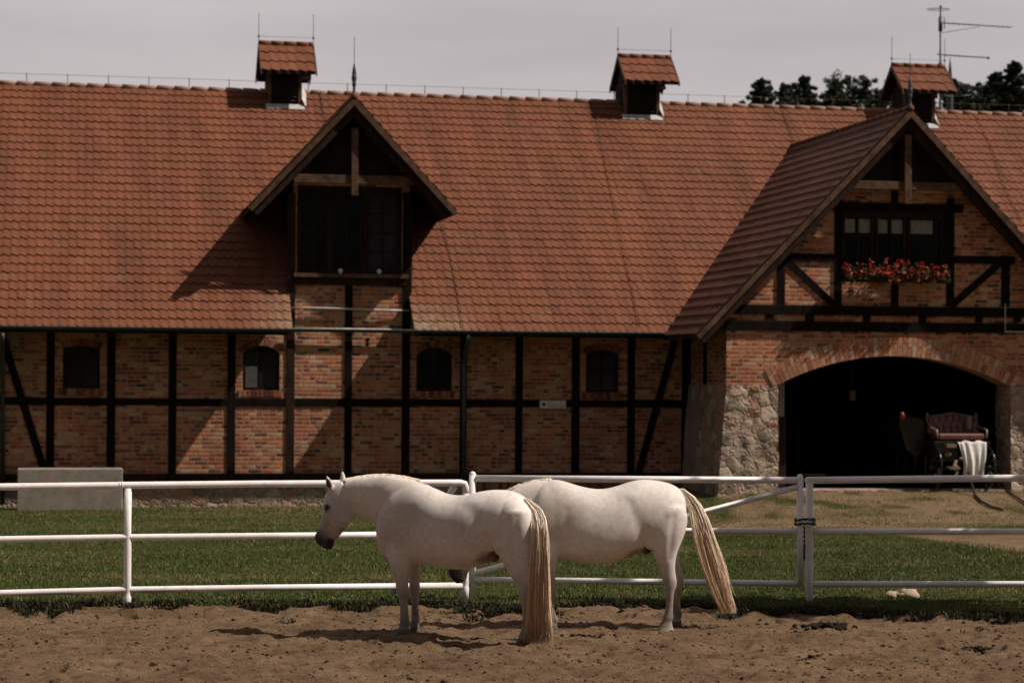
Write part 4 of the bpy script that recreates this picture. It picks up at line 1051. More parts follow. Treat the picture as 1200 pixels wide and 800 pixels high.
# ================================================================== GABLED WING
vw = -2.40; vo = -2.90
ua_ = U(1065.5, vo); zA = Z(1065, 127, vo); ule = U(817, vo); hww = ua_ - ule; zle = Z(817, 391, vo); sw = (zA - zle) / hww
wl = U(851, vw); wr = 2 * ua_ - wl
zst = Z(851, 451, vw); zbm0, zbm1 = Z(1000, 388.5, vw), Z(1000, 377, vw)
au0, au1 = U(911, vw), U(1183, vw); zsp = Z(950, 451, vw); zcr = Z(1047, 417, vw)
wtop = lambda u: zA - .17 - sw * abs(u - ua_)
rise = zcr - zsp; wc_ = (au1 - au0) / 2; ac = (au0 + au1) / 2; Ra = (wc_ ** 2 + rise ** 2) / (2 * rise); zca = zcr - Ra; aa = math.asin(wc_ / Ra)
arc = [(ac + Ra * math.sin(-aa + 2 * aa * k / 28), zca + Ra * math.cos(-aa + 2 * aa * k / 28)) for k in range(29)]
gw0, gw1, gz0, gz1 = U(986, vw), U(1108, vw), Z(1040, 331, vw), Z(1040, 246, vw)
outer = [(wl, zst), (au0, zst)] + [p for p in arc[1:-1]] + [(au1, zst), (wr, zst), (wr, wtop(wr)), (ua_, zA - .17), (wl, wtop(wl))]
mb = MB(); wall_xz(mb, outer, [[(gw0, gz0), (gw1, gz0), (gw1, gz1), (gw0, gz1)]], vw, .14)
wing = mb.build('gabled_wing', M['brick'], st)
def wp(mb, name, mat, smooth=False, bevel=0.0): return mb.build(name, M[mat], wing, smooth, bevel)
# arch soffit + ring of bricks
mb = MB()
for k in range(28): mb.poly([(arc[k][0], vw, arc[k][1]), (arc[k + 1][0], vw, arc[k + 1][1]), (arc[k + 1][0], vw + .5, arc[k + 1][1]), (arc[k][0], vw + .5, arc[k][1])])
wp(mb, 'arch_soffit', 'mortar')
mb = MB(); cols = []; kk = int(2 * aa * 1.03 * (Ra + .16) / .088); th = .33; a1 = aa * 1.04
for i in range(kk):
    al, ar = -a1 + 2 * a1 * (i + .05) / kk, -a1 + 2 * a1 * (i + .95) / kk
    segs = ((.0, .155), (.165, .33)) if i % 2 else ((.0, .215), (.225, .33))
    for s0, s1 in segs:
        q = [(ac + (Ra + s0) * math.sin(al), vw - .018, zca + (Ra + s0) * math.cos(al)), (ac + (Ra + s0) * math.sin(ar), vw - .018, zca + (Ra + s0) * math.cos(ar)), (ac + (Ra + s1) * math.sin(ar), vw - .018, zca + (Ra + s1) * math.cos(ar)), (ac + (Ra + s1) * math.sin(al), vw - .018, zca + (Ra + s1) * math.cos(al))]
        q = [(a_, b_ + random.uniform(-.0, .0), c_) for a_, b_, c_ in q]; n0 = len(mb.v); mb.prism(q, (0, .15, 0)); cols += [random.choice([(.50, .23, .135), (.47, .19, .105), (.36, .14, .085), (.52, .30, .19), (.54, .38, .27), (.42, .23, .15)])] * (len(mb.v) - n0)
o = wp(mb, 'arch_ring', 'brickpiece'); setcol(o.data, np.array(cols))
mb = MB(); ring = [(ac + (Ra + .006) * math.sin(-a1 + 2 * a1 * k / 28), zca + (Ra + .006) * math.cos(-a1 + 2 * a1 * k / 28)) for k in range(29)] + [(ac + (Ra + .325) * math.sin(a1 - 2 * a1 * k / 28), zca + (Ra + .325) * math.cos(a1 - 2 * a1 * k / 28)) for k in range(29)]
for k in range(28):
    mb.poly([(ring[k][0], vw - .006, ring[k][1]), (ring[k + 1][0], vw - .006, ring[k + 1][1]), (ring[56 - k][0], vw - .006, ring[56 - k][1]), (ring[57 - k][0], vw - .006, ring[57 - k][1])])
wp(mb, 'arch_mortar', 'mortar')
# stone piers (battered outer face), side wall
def pier(u0, u1, batter_l, batter_r):
    n = 14; m = 12; bm = bmesh.new(); zlo = -.05
    mb = MB()
    def face(fn, nu, nz):
        i0 = len(mb.v)
        for j in range(nz + 1):
            for i in range(nu + 1): mb.v.append(fn(i / nu, j / nz))
        for j in range(nz):
            for i in range(nu): q = i0 + j * (nu + 1) + i; mb.f.append((q, q + 1, q + nu + 2, q + nu + 1))
    def dsp(a, z): return .035 * mnoise.noise(Vector((a * 5, z * 5, 3.3))) + .02 * mnoise.noise(Vector((a * 13, z * 13, 1.3)))
    zt_ = zst + .004
    def L(t): return u0 - batter_l * (1 - t)
    def Rr(t): return u1 + batter_r * (1 - t)
    face(lambda s, t: (L(t) + (Rr(t) - L(t)) * s, vw - .03 - .08 * (1 - t) + dsp(L(t) + (Rr(t) - L(t)) * s, zlo + (zt_ - zlo) * t), zlo + (zt_ - zlo) * t), 20, 40)
    face(lambda s, t: (L(t) + dsp(s * 2, zlo + (zt_ - zlo) * t + 7) - .0, vw - .03 - .08 * (1 - t) + s * .62, zlo + (zt_ - zlo) * t), 14, 40)
    face(lambda s, t: (Rr(t) + dsp(s * 2, zlo + (zt_ - zlo) * t + 17), vw - .03 - .08 * (1 - t) + s * .55, zlo + (zt_ - zlo) * t), 14, 40)
    mb.poly([(u0, vw - .03, zt_), (u1, vw - .03, zt_), (u1, vw + .5, zt_), (u0, vw + .5, zt_)])
    o = wp(mb, 'stone_pier', 'stone', True)
pier(wl, au0, .20, 0.0); pier(au1, wr, 0.0, .20)
for uu in (wl, wr):
    mb = MB(); q = [(uu, vw, zst), (uu, .9, zst), (uu, .9, wtop(uu) + .02), (uu, vw, wtop(uu) + .02)]; mb.poly(q); wp(mb, 'side_wall', 'brick_side')
    sg = -1 if uu == wl else 1
    mb = MB(); mb.poly([(uu + sg * .22, vw + .4, -.1), (uu + sg * .12, .9, -.1), (uu + sg * .0, .9, zst), (uu, vw + .4, zst)]); wp(mb, 'side_plinth', 'stone')
    wp(MB().box((uu + sg * .012 - .02, -1.2, zst), (uu + sg * .012 + .02, -1.05, wtop(uu))), 'side_timber', 'timber')
    wp(MB().box((uu + sg * .012 - .02, -.16, zst), (uu + sg * .012 + .02, 0.0, wtop(uu))), 'side_timber', 'timber')
# dark room behind the archway
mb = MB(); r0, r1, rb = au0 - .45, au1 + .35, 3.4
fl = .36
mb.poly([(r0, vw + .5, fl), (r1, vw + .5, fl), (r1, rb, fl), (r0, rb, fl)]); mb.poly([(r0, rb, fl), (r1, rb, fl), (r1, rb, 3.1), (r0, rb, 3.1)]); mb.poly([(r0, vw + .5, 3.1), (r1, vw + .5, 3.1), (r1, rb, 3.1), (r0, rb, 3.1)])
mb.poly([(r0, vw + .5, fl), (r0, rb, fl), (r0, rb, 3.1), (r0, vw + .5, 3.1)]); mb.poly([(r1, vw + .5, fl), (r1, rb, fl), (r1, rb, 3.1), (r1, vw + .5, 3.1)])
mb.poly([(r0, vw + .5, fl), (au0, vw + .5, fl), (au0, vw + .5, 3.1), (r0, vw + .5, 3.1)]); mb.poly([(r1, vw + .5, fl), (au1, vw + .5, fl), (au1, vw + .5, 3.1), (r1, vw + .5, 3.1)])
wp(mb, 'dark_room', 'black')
wp(MB().box((au0 - .2, vw - .1, fl - .25), (au1 + .2, vw + .6, fl + .004)), 'threshold', 'stone')
wp(MB().box((au0 + .02, vw + .52, Z(920, 488, vw + .5)), (au0 + .30, vw + .56, Z(920, 445, vw + .5))), 'plaster_patch', 'plaster')
wp(MB().box((au0 + .02, vw + .50, fl), (au0 + .33, vw + .58, Z(920, 489, vw + .5))), 'door_leaf', 'darkboard')
# timber frame on the gable
def wbeam(x0, y0, x1, y1, name='timber_rail', pr=.03, mat='timber', v=vw):
    return wp(MB().box((U(x0, v), v - pr, Z(x0, y0, v)), (U(x1, v), v + .06, Z(x0, y1, v))), name, mat, bevel=.006)
def wpost(xa, xb, y0, y1, name='timber_post', pr=.026, mat='timber'):
    return wp(MB().box((U(xa, vw), vw - pr, Z((xa + xb) / 2, y0, vw)), (U(xb, vw), vw + .06, Z((xa + xb) / 2, y1, vw))), name, mat, bevel=.005)
wp(MB().box((wl - .02, vw - .05, Z(1000, 369.5, vw)), (wr + .02, vw + .06, Z(1000, 358.5, vw))), 'timber_rail', 'timber', bevel=.006)
wp(MB().box((wl - .02, vw - .045, zbm0), (wr + .02, vw + .06, zbm1)), 'timber_rail', 'timber', bevel=.006)
for xa, xb in ((896, 905.5), (943, 953), (1010.5, 1019), (1076, 1084.5), (1142, 1150.5), (1187, 1196)): wpost(xa, xb, 377.5, 369, 'joist_end', .034)
wpost(910, 919, 359, 297); wpost(976.5, 985.5, 359, 232); wpost(1108, 1117, 359, 232); wpost(1172.5, 1182, 359, 300); wpost(1043.5, 1052, 359, 333)
wpost(1043, 1051, 246, 150)
wbeam(905, 305.5, 977, 296.5); wbeam(1116.5, 308.5, 1188, 299.5); wbeam(968, 246.5, 1127, 236.5, pr=.032)
def wbrace(x0, y0, x1, y1):
    p, q = B(x0, y0, vw), B(x1, y1, vw); p.y = q.y = vw + .008; wp(MB().bar(p, q, .125, .06, (0, -1, 0)), 'brace', 'timber')
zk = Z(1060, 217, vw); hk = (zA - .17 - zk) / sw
wp(MB().prism([(ua_ - hk, vw - .016, zk), (ua_ + hk, vw - .016, zk), (ua_, vw - .016, zA - .17)], (0, .012, 0)), 'gable_boards_or_shade', 'darkboard')  # dark sheet in the apex paints the shade of the roof overhang
wbrace(920, 304, 978, 358); wbrace(1172, 308, 1115, 358)
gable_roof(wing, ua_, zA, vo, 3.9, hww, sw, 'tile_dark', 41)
va = vo + .14
wp(MB().box((U(998, va), va, Z(1060, 222.5, va)), (U(1127, va), va + .10, Z(1060, 213, va))), 'tie_beam', 'barge', bevel=.006)
wp(MB().box((U(1058, va), va - .035, Z(1060, 239, va)), (U(1066, va), va - .003, Z(1060, 158, va))), 'king_post', 'barge', bevel=.006)
finial(wing, (ua_, vo + .05, zA), .56, .40)
# gable window with curtains
wpz = gz1 - .0
wp(MB().box((gw0, vw + .03, gz1 - .10), (gw1, vw + .10, gz1)).box((gw0, vw + .03, gz0), (gw1, vw + .10, gz0 + .06)).box((gw0, vw + .032, gz0), (gw0 + .03, vw + .098, gz1)).box((gw1 - .03, vw + .032, gz0), (gw1, vw + .098, gz1)), 'window_frame', 'frame')
for (a, b, c) in ((987, 1024, 2), (1026, 1062, 2), (1064, 1106, 1)):
    casement(wing, U(a, vw), U(b, vw), gz0 + .06, gz1 - .10, vw + .05, c, 3 if c == 2 else 1, t=.05)
wp(MB().box((gw0 + .02, vw + .10, gz0 + .05), (gw1 - .02, vw + .104, gz1 - .08)), 'pane', 'glass')
for (a, b) in ((989.5, 1003), (1007, 1021), (1028, 1041), (1044, 1059), (1065, 1094)):
    mb = MB(); n_ = 14; u0, u1 = U(a, vw), U(b, vw); zt_, zc2 = Z(1040, 257, vw), Z(1040, 273, vw); i0 = len(mb.v)
    for zz_ in (zt_, zc2):
        for k in range(n_ + 1): mb.v.append((u0 + (u1 - u0) * k / n_, vw + .09 + .007 * math.sin(k * 1.9), zz_))
    for k in range(n_): mb.f.append((i0 + k, i0 + k + 1, i0 + n_ + 2 + k, i0 + n_ + 1 + k))
    wp(mb, 'curtain', 'curtain', True)
wp(MB().tube([B(1178, 356, vw - .08), B(1178, 388.5, vw - .08), B(1240, 389.5, vw - .08)], .014, 8), 'conduit', 'flash', True)
wp(MB().tube([(wl - .15, -2.2, wtop(wl) - .18), (ule + .2, -2.45, zle - .05)], .03, 8), 'bracket', 'timber')

# ================================================================== roof vents (three little louvred turrets)
def vent(px, pxw, pybase, pytop, pyridge, roofpx, seed):
    # px centre of body, width; roofpx = (left,right) at ridge
    vf = 4.22; u0, u1 = U(px - pxw / 2, vf), U(px + pxw / 2, vf); zb0 = rz(vf) - .05; zt_ = Z(px, pytop, vf - .2) + .02; d = .78; vb_ = vf + d
    mb = MB(); t = .07
    for uu in (u0, u1 - t):
        for vv in (vf, vb_ - t): mb.box((uu, vv, zb0), (uu + t, vv + t, zt_))
    mb.box((u0 + .01, vf + .01, zb0 + .02), (u1 - .01, vb_ - .01, zb0 + .10))
    o = mb.build('roof_vent', M['barge'], st, bevel=.004)
    mb = MB(); z = zb0 + .10
    while z < zt_ - .02:
        mb.prism([(u0 + t, vf + .01, z), (u0 + t, vf + .05, z + .05), (u0 + t, vf + .06, z + .04), (u0 + t, vf + .02, z - .01)], (u1 - u0 - 2 * t, 0, 0))
        mb.box((u0 + .01, vf + t, z), (u0 + .03, vb_ - t, z + .05)); mb.box((u1 - .03, vf + t, z), (u1 - .01, vb_ - t, z + .05)); z += .075
    mb.box((u0 + .05, vf + .09, zb0), (u1 - .05, vb_ - .05, zt_)); mb.build('louvres', M['darkboard'], o)
    um0, um1 = U(roofpx[0], 4.6), U(roofpx[1], 4.6); vm = (vf + vb_) / 2; zr_ = Z(px, pyridge, vm); hw_ = .66; zb_ = Z(px, pytop, vm - hw_); sl = (zr_ - zb_) / hw_; c_ = 1 / math.sqrt(1 + sl * sl); s_ = sl * c_; L = hw_ / c_; nn = max(4, int(round((um1 - um0) / .19))); tw = (um1 - um0) / nn
    parts = [tile_mesh((um0, vm - hw_, zb_), (1, 0, 0), (0, c_, s_), (0, -s_, c_), nn, 3, tw, L / 3, seed), tile_mesh((um1, vm + hw_, zb_), (-1, 0, 0), (0, -c_, s_), (0, s_, c_), nn, 3, tw, L / 3, seed + 1)]
    ro = tile_obj('vent_roof', o, parts)
    mb = MB()
    for sg in (-1, 1): mb.prism([(um0 + .02, vm, zr_ - .03), (um0 + .02, vm + sg * hw_, zb_ - .03), (um0 + .02, vm + sg * hw_, zb_ - .06), (um0 + .02, vm, zr_ - .08)], (um1 - um0 - .04, 0, 0))
    for uu in (u0 + .03, u1 - .05): mb.prism([(uu, vm - .36, zt_ - .05), (uu, vm + .36, zt_ - .05), (uu, vm + .3, zb_ + .1), (uu, vm, zr_ - .06), (uu, vm - .3, zb_ + .1)], (.02, 0, 0))
    for vv in (vm - .42, vm + .36): mb.box((um0 - .0, vv, zb_ - .02), (um1 + .0, vv + .06, zb_ + .05))
    mb.build('vent_frame', M['darkboard'], o)
    for uu in (um0 - .012, um1 - .012):
        for sg in (-1, 1): MB().prism([(uu, vm, zr_ + .03), (uu, vm + sg * (hw_ + .02), zb_ + .01), (uu, vm + sg * (hw_ + .02), zb_ - .09), (uu, vm, zr_ - .09)], (.024, 0, 0)).build('barge_board', M['barge'], o)
    mb = MB(); k = 0; x = um0
    while x < um1 - .05: mb.tube([(x, vm, zr_), (min(x + .26, um1), vm, zr_)], [.065, .058], 10); x += .25
    rd = mb.build('ridge_tiles', M['tile'], o, True); a = rd.data.attributes.new('tint', 'FLOAT', 'POINT'); a.data.foreach_set('value', RNG.random(len(rd.data.vertices)) * .3 + .5)
    MB().prism([(u0 - .05, vf - .10, rz(vf - .10) + .045), (u1 + .05, vf - .10, rz(vf - .10) + .045), (u1 + .04, vf + .0, rz(vf) + .06), (u0 - .04, vf + .0, rz(vf) + .06)], (0, .012, .0)).prism([(u1 + .0, vf - .02, rz(vf) + .16), (u1 + .07, vf - .06, rz(vf) + .02), (u1 + .10, VR - .1, rz(VR - .1) + .06), (u1 + .0, VR - .1, rz(VR - .1) + .22)], (.01, 0, 0)).build('flashing', M['flash'], o)
    mb = MB()
    for uu in (um0, um1): mb.tube([(uu, vm, zr_), (uu, vm, zr_ + .60)], .006, 5).ball((uu, vm, zr_ + .14), .025, 8, 6)
    mb.tube([(um0, vm, zr_ + .14), (um1, vm, zr_ + .14)], .004, 4).build('lightning_rods', M['iron'], o, True)
UPY = 90.0
vent(334, 40, 122, 83, 52, (303, 367), 61); vent(752.5, 42, 135, 95, 67, (724, 786), 71); vent(1078, 36, 140, 106, 78, (1045, 1107), 81)

UPY = 450.0
# ================================================================== things on and around the stable
def W(u, v, z): return Vector((u * TC - v * TS, D0 + u * TS + v * TC, z))
# enamel sign
o = MB().box((U(632), -.06, Z(640, 478.3)), (U(662.5), -.045, Z(640, 469))).build('sign', M['sign'], None, bevel=.002)
tag(o, 'small white sign with a crest and two lines of lettering on the beam', 'sign'); o.location = (0, D0, 0); o.rotation_euler = (0, 0, TH)
mb = MB(); vv = -.0605; ux = lambda f: U(632) + f * (U(662.5) - U(632)); zy = lambda f: Z(640, 478.3) + f * (Z(640, 469) - Z(640, 478.3))
def glyphs(f0, f1, zc, h, n_):
    for k in range(n_):
        a = f0 + (f1 - f0) * k / n_; w = (f1 - f0) / n_ * .62; q = random.random()
        mb.box((ux(a), vv, zy(zc)), (ux(a + w * .22), vv + .001, zy(zc + h)))
        if q < .7: mb.box((ux(a + w * .22), vv, zy(zc + h * .8)), (ux(a + w), vv + .001, zy(zc + h)))
        if q > .3: mb.box((ux(a + w * .22), vv, zy(zc)), (ux(a + w), vv + .001, zy(zc + h * .2)))
        if .4 < q: mb.box((ux(a + w * .78), vv, zy(zc + h * .2)), (ux(a + w), vv + .001, zy(zc + h * .8)))
glyphs(.33, .62, .62, .17, 7); glyphs(.29, .93, .23, .17, 17)
mb.prism([(ux(.09), vv, zy(.72)), (ux(.22), vv, zy(.72)), (ux(.22), vv, zy(.42)), (ux(.155), vv, zy(.24)), (ux(.09), vv, zy(.42))], (0, .001, 0))
mb.build('lettering', M['ink'], o)
# concrete block
v0 = -.80; o = MB().box((U(21, v0), v0, -.1), (U(144.5, v0), v0 + .42, Z(80, 549, v0))).build('concrete_trough', M['concrete'], None, bevel=.012)
o.location = (0, D0, 0); o.rotation_euler = (0, 0, TH); tag(o, 'long low pale concrete trough against the stable wall at the left', 'trough')
# flower box
fv = vw - .20; fb = empty('flower_box', W(U(1048, fv), fv, Z(1048, 331, fv)), TH); tag(fb, 'window box of red geraniums under the gable window', 'flower box')
du = U(1108, fv) - U(1048, fv)
mb = MB(); mb.box((-du * .98, -.09, 0), (du * .98, -.07, .16)).box((-du * .98, .07, 0), (du * .98, .09, .16)).box((-du * .98, -.07, 0), (du * .98, .07, .13)).box((-du * .98 - .015, -.09, 0), (-du * .98, .09, .16)).box((du * .98, -.09, 0), (du * .98 + .015, .09, .16))
mb.build('planter', M['timber_brown'], fb)
V, C = [], []
for i in range(1700):
    x = random.uniform(-du * 1.02, du * 1.02); y = random.gauss(-.03, .08); z = .12 + abs(random.gauss(0, .10)) * (1 - .3 * abs(x) / du) - (.16 * random.random() if random.random() < .35 else 0)
    if z < .12: y = -.11 - random.random() * .06
    r = random.uniform(.012, .028); a = Vector((random.gauss(0, 1), random.gauss(0, 1), random.gauss(0, 1))).normalized(); b = a.orthogonal().normalized(); c = a.cross(b); p = Vector((x, y, z))
    V += [tuple(p - b * r), tuple(p - c * r), tuple(p + b * r), tuple(p + c * r)]; cc = random.choice([(.018, .034, .010), (.03, .05, .012), (.06, .075, .02), (.07, .055, .015)]); C += [cc] * 4
me = np_mesh('foliage', V, np.arange(len(V)).reshape(-1, 4)); setcol(me, np.array(C)); link('foliage', me, M['leaf'], fb)
mb = MB(); C = []
for i in range(125):
    x = random.uniform(-du, du); x = math.copysign(abs(x) ** 1.05, x); z = .15 + random.gauss(.03, .075); y = -.10 - random.random() * .08; rr = random.uniform(.018, .036); n0 = len(mb.v)
    col = random.choice([(.50, .015, .014), (.42, .012, .015), (.60, .02, .015), (.32, .008, .010), (.62, .08, .05), (.60, .20, .14)])
    for k in range(6):
        mb.ball((x + random.gauss(0, rr * .5), y + random.gauss(0, rr * .4), z + random.gauss(0, rr * .45)), rr * .42, 5, 4, .2)
    C += [col] * (len(mb.v) - n0)
o = mb.build('blossoms', M['petal'], fb, fix=False); setcol(o.data, np.array(C)); 

# ---- carriage under the arch
cv = -2.22; cu = U(1119, cv); gz = fl + .01
car = empty('carriage', W(cu, cv, gz), TH); tag(car, 'old black horse carriage with tufted brown leather bench standing in the archway', 'carriage')
def cz(py, v=cv): return Z(1119, py, v) - gz
def cpt(px, v=cv): return U(px, v) - cu
zs = cz(514); zback = cz(494)
# bench
mb = MB(); u0, u1 = cpt(1092), cpt(1149)
mb.box((u0 + .02, -.28, zs - .02), (u1 - .02, .18, zs + .10)); ben = mb.build('bench_seat', M['leather'], car, bevel=.03)
mb = MB(); nb = 7; n_ = 36; m_ = 10; i0 = len(mb.v)
for j in range(m_ + 1):
    for i in range(n_ + 1):
        x = u0 + (u1 - u0) * i / n_; t = j / m_; top = zs + .36 + .05 * math.sin(math.pi * i / n_)
        q = abs(math.sin(math.pi * (i / n_ * nb + (.5 if t > .5 else 0)))) * .035
        mb.v.append((x, .14 - q + .08 * t, zs + .08 + (top - zs - .08) * t))
for j in range(m_):
    for i in range(n_): q = i0 + j * (n_ + 1) + i; mb.f.append((q, q + 1, q + n_ + 2, q + n_ + 1))
bk = mb.build('backrest', M['leather'], car, True); md = bk.modifiers.new('t', 'SOLIDIFY'); md.thickness = .06; md.offset = 1
mb = MB(); pts = []
for i in range(25): t = i / 24; pts.append((u0 + (u1 - u0) * t, .20, zs + .375 + .05 * math.sin(math.pi * t) + .018 * math.exp(-((t - .5) / .12) ** 2)))
mb.tube(pts, .022, 8)
for s_, x in ((-1, u0), (1, u1)):
    mb.tube([(x, .2, zs + .42), (x + s_ * .015, .20, zs + .32), (x - s_ * .01, .1, zs + .22), (x + s_ * .025, -.1, zs + .18), (x + s_ * .01, -.26, zs + .16), (x, -.28, zs + .02)], .02, 8); mb.ball((x, .2, zs + .43), .028, 8, 6)
mb.build('bench_frame', M['gold'], car, True)
MB().box((cpt(1133.5), -.02, zs + .16), (cpt(1139), .10, zs + .40)).build('folded_towel', M['gold'], car, bevel=.015)
# body, footwell and folded hood
MB().prism([(cpt(1086), -.35, zs - .03), (cpt(1152), -.35, zs - .03), (cpt(1152), -.35, zs - .12), (cpt(1144), -.35, zs - .40), (cpt(1094), -.35, zs - .40), (cpt(1087), -.35, zs - .12)], (0, 1.5, 0)).build('body', M['lacquer'], car, bevel=.02)
MB().prism([(cpt(1056), .1, zs + .34), (cpt(1060), .1, zs + .43), (cpt(1086), .1, zs + .36), (cpt(1090), .1, zs - .1), (cpt(1078), .1, zs - .38), (cpt(1066), .1, zs - .20)], (0, .9, 0)).build('folded_hood', M['lacquer'], car, bevel=.03)
MB().ball((cpt(1058.5), .05, zs + .40), (.05, .05, .08), 12, 9).build('side_lamp', M['redpaint'], car, True)
MB().ball((cpt(1100.5), -.42, cz(531)), (.06, .05, .045), 12, 9).ball((cpt(1115.5), -.42, cz(536)), (.04, .04, .03), 10, 8).build('lamp', M['gold'], car, True)
def wheel(u, v, r, name='wheel'):
    mb = MB(); c = Vector((u, v, r)); pts = [c + Vector((0, r * math.cos(t), r * math.sin(t))) * .97 for t in [2 * math.pi * k / 32 for k in range(33)]]
    mb.tube(pts, .022, 8, False); mb.tube([c - Vector((.08, 0, 0)), c + Vector((.08, 0, 0))], .05, 12)
    for k in range(12):
        t = 2 * math.pi * k / 12; mb.tube([c, c + Vector((0, math.cos(t), math.sin(t))) * r * .96], .014, 6)
    mb.build(name, M['lacquer'], car, True)
wheel(cpt(1089), -.22, .38); wheel(cpt(1151), -.22, .38); wheel(cpt(1087), 1.0, .48); wheel(cpt(1154), 1.0, .48)
mb = MB().tube([(cpt(1089), -.22, .38), (cpt(1151), -.22, .38)], .03, 8).tube([(cpt(1087), 1.0, .48), (cpt(1154), 1.0, .48)], .03, 8).tube([(cpt(1120), -.22, .38), (cpt(1120), 1.0, .48)], .03, 8)
mb.build('axles', M['iron'], car, True)
mb = MB(); mb.box((cpt(1097), -.52, cz(523)), (cpt(1108), -.40, cz(519))).box((cpt(1098), -.62, cz(548)), (cpt(1110), -.45, cz(545)))
pts = [(cpt(1108), -.5, cz(538)), (cpt(1104), -.55, cz(545)), (cpt(1107), -.58, cz(551)), (cpt(1104), -.6, cz(558))]; mb.tube(pts, [.03, .035, .03, .025], 8); mb.ball((cpt(1106), -.57, cz(546)), (.05, .03, .05), 8, 6, .2); mb.tube([(cpt(1089), -.5, cz(547)), (cpt(1089), -.5, cz(556))], .025, 8)
mb.build('step', M['gold'], car)
mb = MB()
def gpt(px, py):
    Y = 37.0; px, py = unroll(px, py)
    for _ in range(12):
        X = (px - CX) * Y / F; zg = float(ground_z(X, Y)) + .03; Y = (CH - zg) * F / (py - CY)
    u_ = X * TC + (Y - D0) * TS; v_ = -X * TS + (Y - D0) * TC
    return Vector((u_ - cu, v_ - cv, zg - gz))
mb.tube([(cpt(1128), -.25, .36), gpt(1142, 579), gpt(1150, 587), gpt(1163, 594), gpt(1175, 597)], .02, 8); mb.tube([(cpt(1150), -.25, .36), gpt(1178, 572), gpt(1188, 580), gpt(1200, 588), gpt(1206, 592)], .018, 8)
mb.build('shafts', M['iron'], car, True)
# cloth hanging over the dash rail
o = empty('white_cloth', W(cu, cv, gz), TH); bpy.data.objects.remove(o)
mb = MB(); n_, m_ = 48, 20; vt = -2.64; 
for j in range(m_ + 1):
    t = j / m_; xl = 1123 + (1130 - 1123) * min(1, t * 1.6) ** .8; xr = 1156.5 - 4 * t
    for i in range(n_ + 1):
        s = i / n_; px = xl + (xr - xl) * s; fold = (.006 + .018 * t) * math.sin(s * 27 + 2.2 * math.sin(s * 5 + t)) + .02 * t * math.sin(s * 9 + 1)
        mb.v.append((U(px, vt) - cu, vt - cv + fold - .04 * math.sin(t * 3.0), Z(1140, 517.5 + (559 - 517.5) * t + .8 * math.sin(s * 14), vt) - gz))
for j in range(m_):
    for i in range(n_): q = j * (n_ + 1) + i; mb.f.append((q, q + 1, q + n_ + 2, q + n_ + 1))
i0 = len(mb.v)
for jj, dv in enumerate((.10, .22)):
    for i in range(n_ + 1):
        p = mb.v[i]; mb.v.append((p[0], p[1] + dv, p[2] + .01 - .06 * jj))
for i in range(n_): mb.f.append((i, i + 1, i0 + i + 1, i0 + i)); mb.f.append((i0 + i, i0 + i + 1, i0 + n_ + 2 + i, i0 + n_ + 1 + i))
o = mb.build('white_cloth', M['white'], None, True); o.location = W(cu, cv, gz); o.rotation_euler = (0, 0, TH); md = o.modifiers.new('t', 'SOLIDIFY'); md.thickness = .006
tag(o, 'white cloth draped over the front of the carriage', 'cloth')
MB().tube([(U(1121, vt) - cu, vt - cv + .06, Z(1140, 518.3, vt) - gz), (U(1158, vt) - cu, vt - cv + .06, Z(1140, 518.3, vt) - gz)], .02, 8).tube([(U(1122, vt) - cu, vt - cv + .06, Z(1140, 518.3, vt) - gz), (cpt(1124), -.1, .45)], .018, 8).tube([(U(1157, vt) - cu, vt - cv + .06, Z(1140, 518.3, vt) - gz), (cpt(1150), -.1, .45)], .018, 8).build('dash_rail', M['iron'], car, True)
# lantern hanging in the dark archway
lv = -1.2; o = MB().box((-.05, -.05, 0), (.05, .05, .16)).prism([(-.07, -.07, .16), (.07, -.07, .16), (.07, .07, .16), (-.07, .07, .16)], (0, 0, .02)).tube([(0, 0, .18), (0, 0, 1.0)], .006, 5).build('lantern', M['leather'], None, bevel=.008)
o.location = W(U(999, lv), lv, Z(999, 469, lv)); tag(o, 'small reddish lantern hanging in the dark archway', 'lantern')

# ---- antenna mast, behind the right turret
UPY = 60.0
av = 5.2; ant = empty('antenna', W(U(1102, av), av, rz(VR - (av - VR)) - .1), TH); tag(ant, 'television antenna mast with two long horizontal arms above the roof ridge', 'antenna')
za = lambda py: Z(1102, py, av) - ant.location.z
xa = lambda px: U(px, av) - U(1102, av)
MB().tube([(0, 0, -.2), (0, 0, za(8))], .022, 8).box((-.035, -.035, za(37)), (.03, .03, za(20))).ball((0, 0, za(8)), .03, 8, 6).ball((0, 0, za(75)), (.05, .03, .03), 8, 6).build('mast', M['zinc'], ant, True)
mb = MB().tube([(0, 0, za(27)), (xa(1182), -.1, za(30))], .010, 6).tube([(0, 0, za(39)), (xa(1146), -.06, za(30.5))], .006, 5)
for k in range(14):
    t = .08 + .92 * k / 13; x = xa(1182) * t; z = za(27) + (za(30) - za(27)) * t; mb.tube([(x, -.1 * t - .12, z), (x, -.1 * t + .12, z)], .006, 5)
mb.tube([(xa(1106.5), 0, za(20)), (xa(1106.5), 0, za(34))], .010, 6).build('antenna_arm', M['zinc'], ant, True)
mb = MB().tube([(xa(1098), 0, za(64)), (xa(1156), -.1, za(67))], .012, 6).ball((xa(1156), -.1, za(67)), .03, 8, 6)
for k in range(9): x = xa(1156) * (k + 1) / 9; mb.tube([(x, -.14, za(65.6)), (x, .1, za(65.6))], .005, 5)
mb.build('antenna_arm', M['zinc'], ant, True)
mb = MB(); pts = [(xa(1099) + .24 * math.cos(t), .18 * math.sin(t), za(11.5)) for t in [2 * math.pi * k / 20 for k in range(21)]]; mb.tube(pts, .006, 5).tube([(xa(1089), 0, za(12)), (0, 0, za(11))], .008, 5).tube([(0, 0, za(11)), (xa(1113), 0, za(10))], .006, 5); mb.build('antenna_loop', M['zinc'], ant, True)
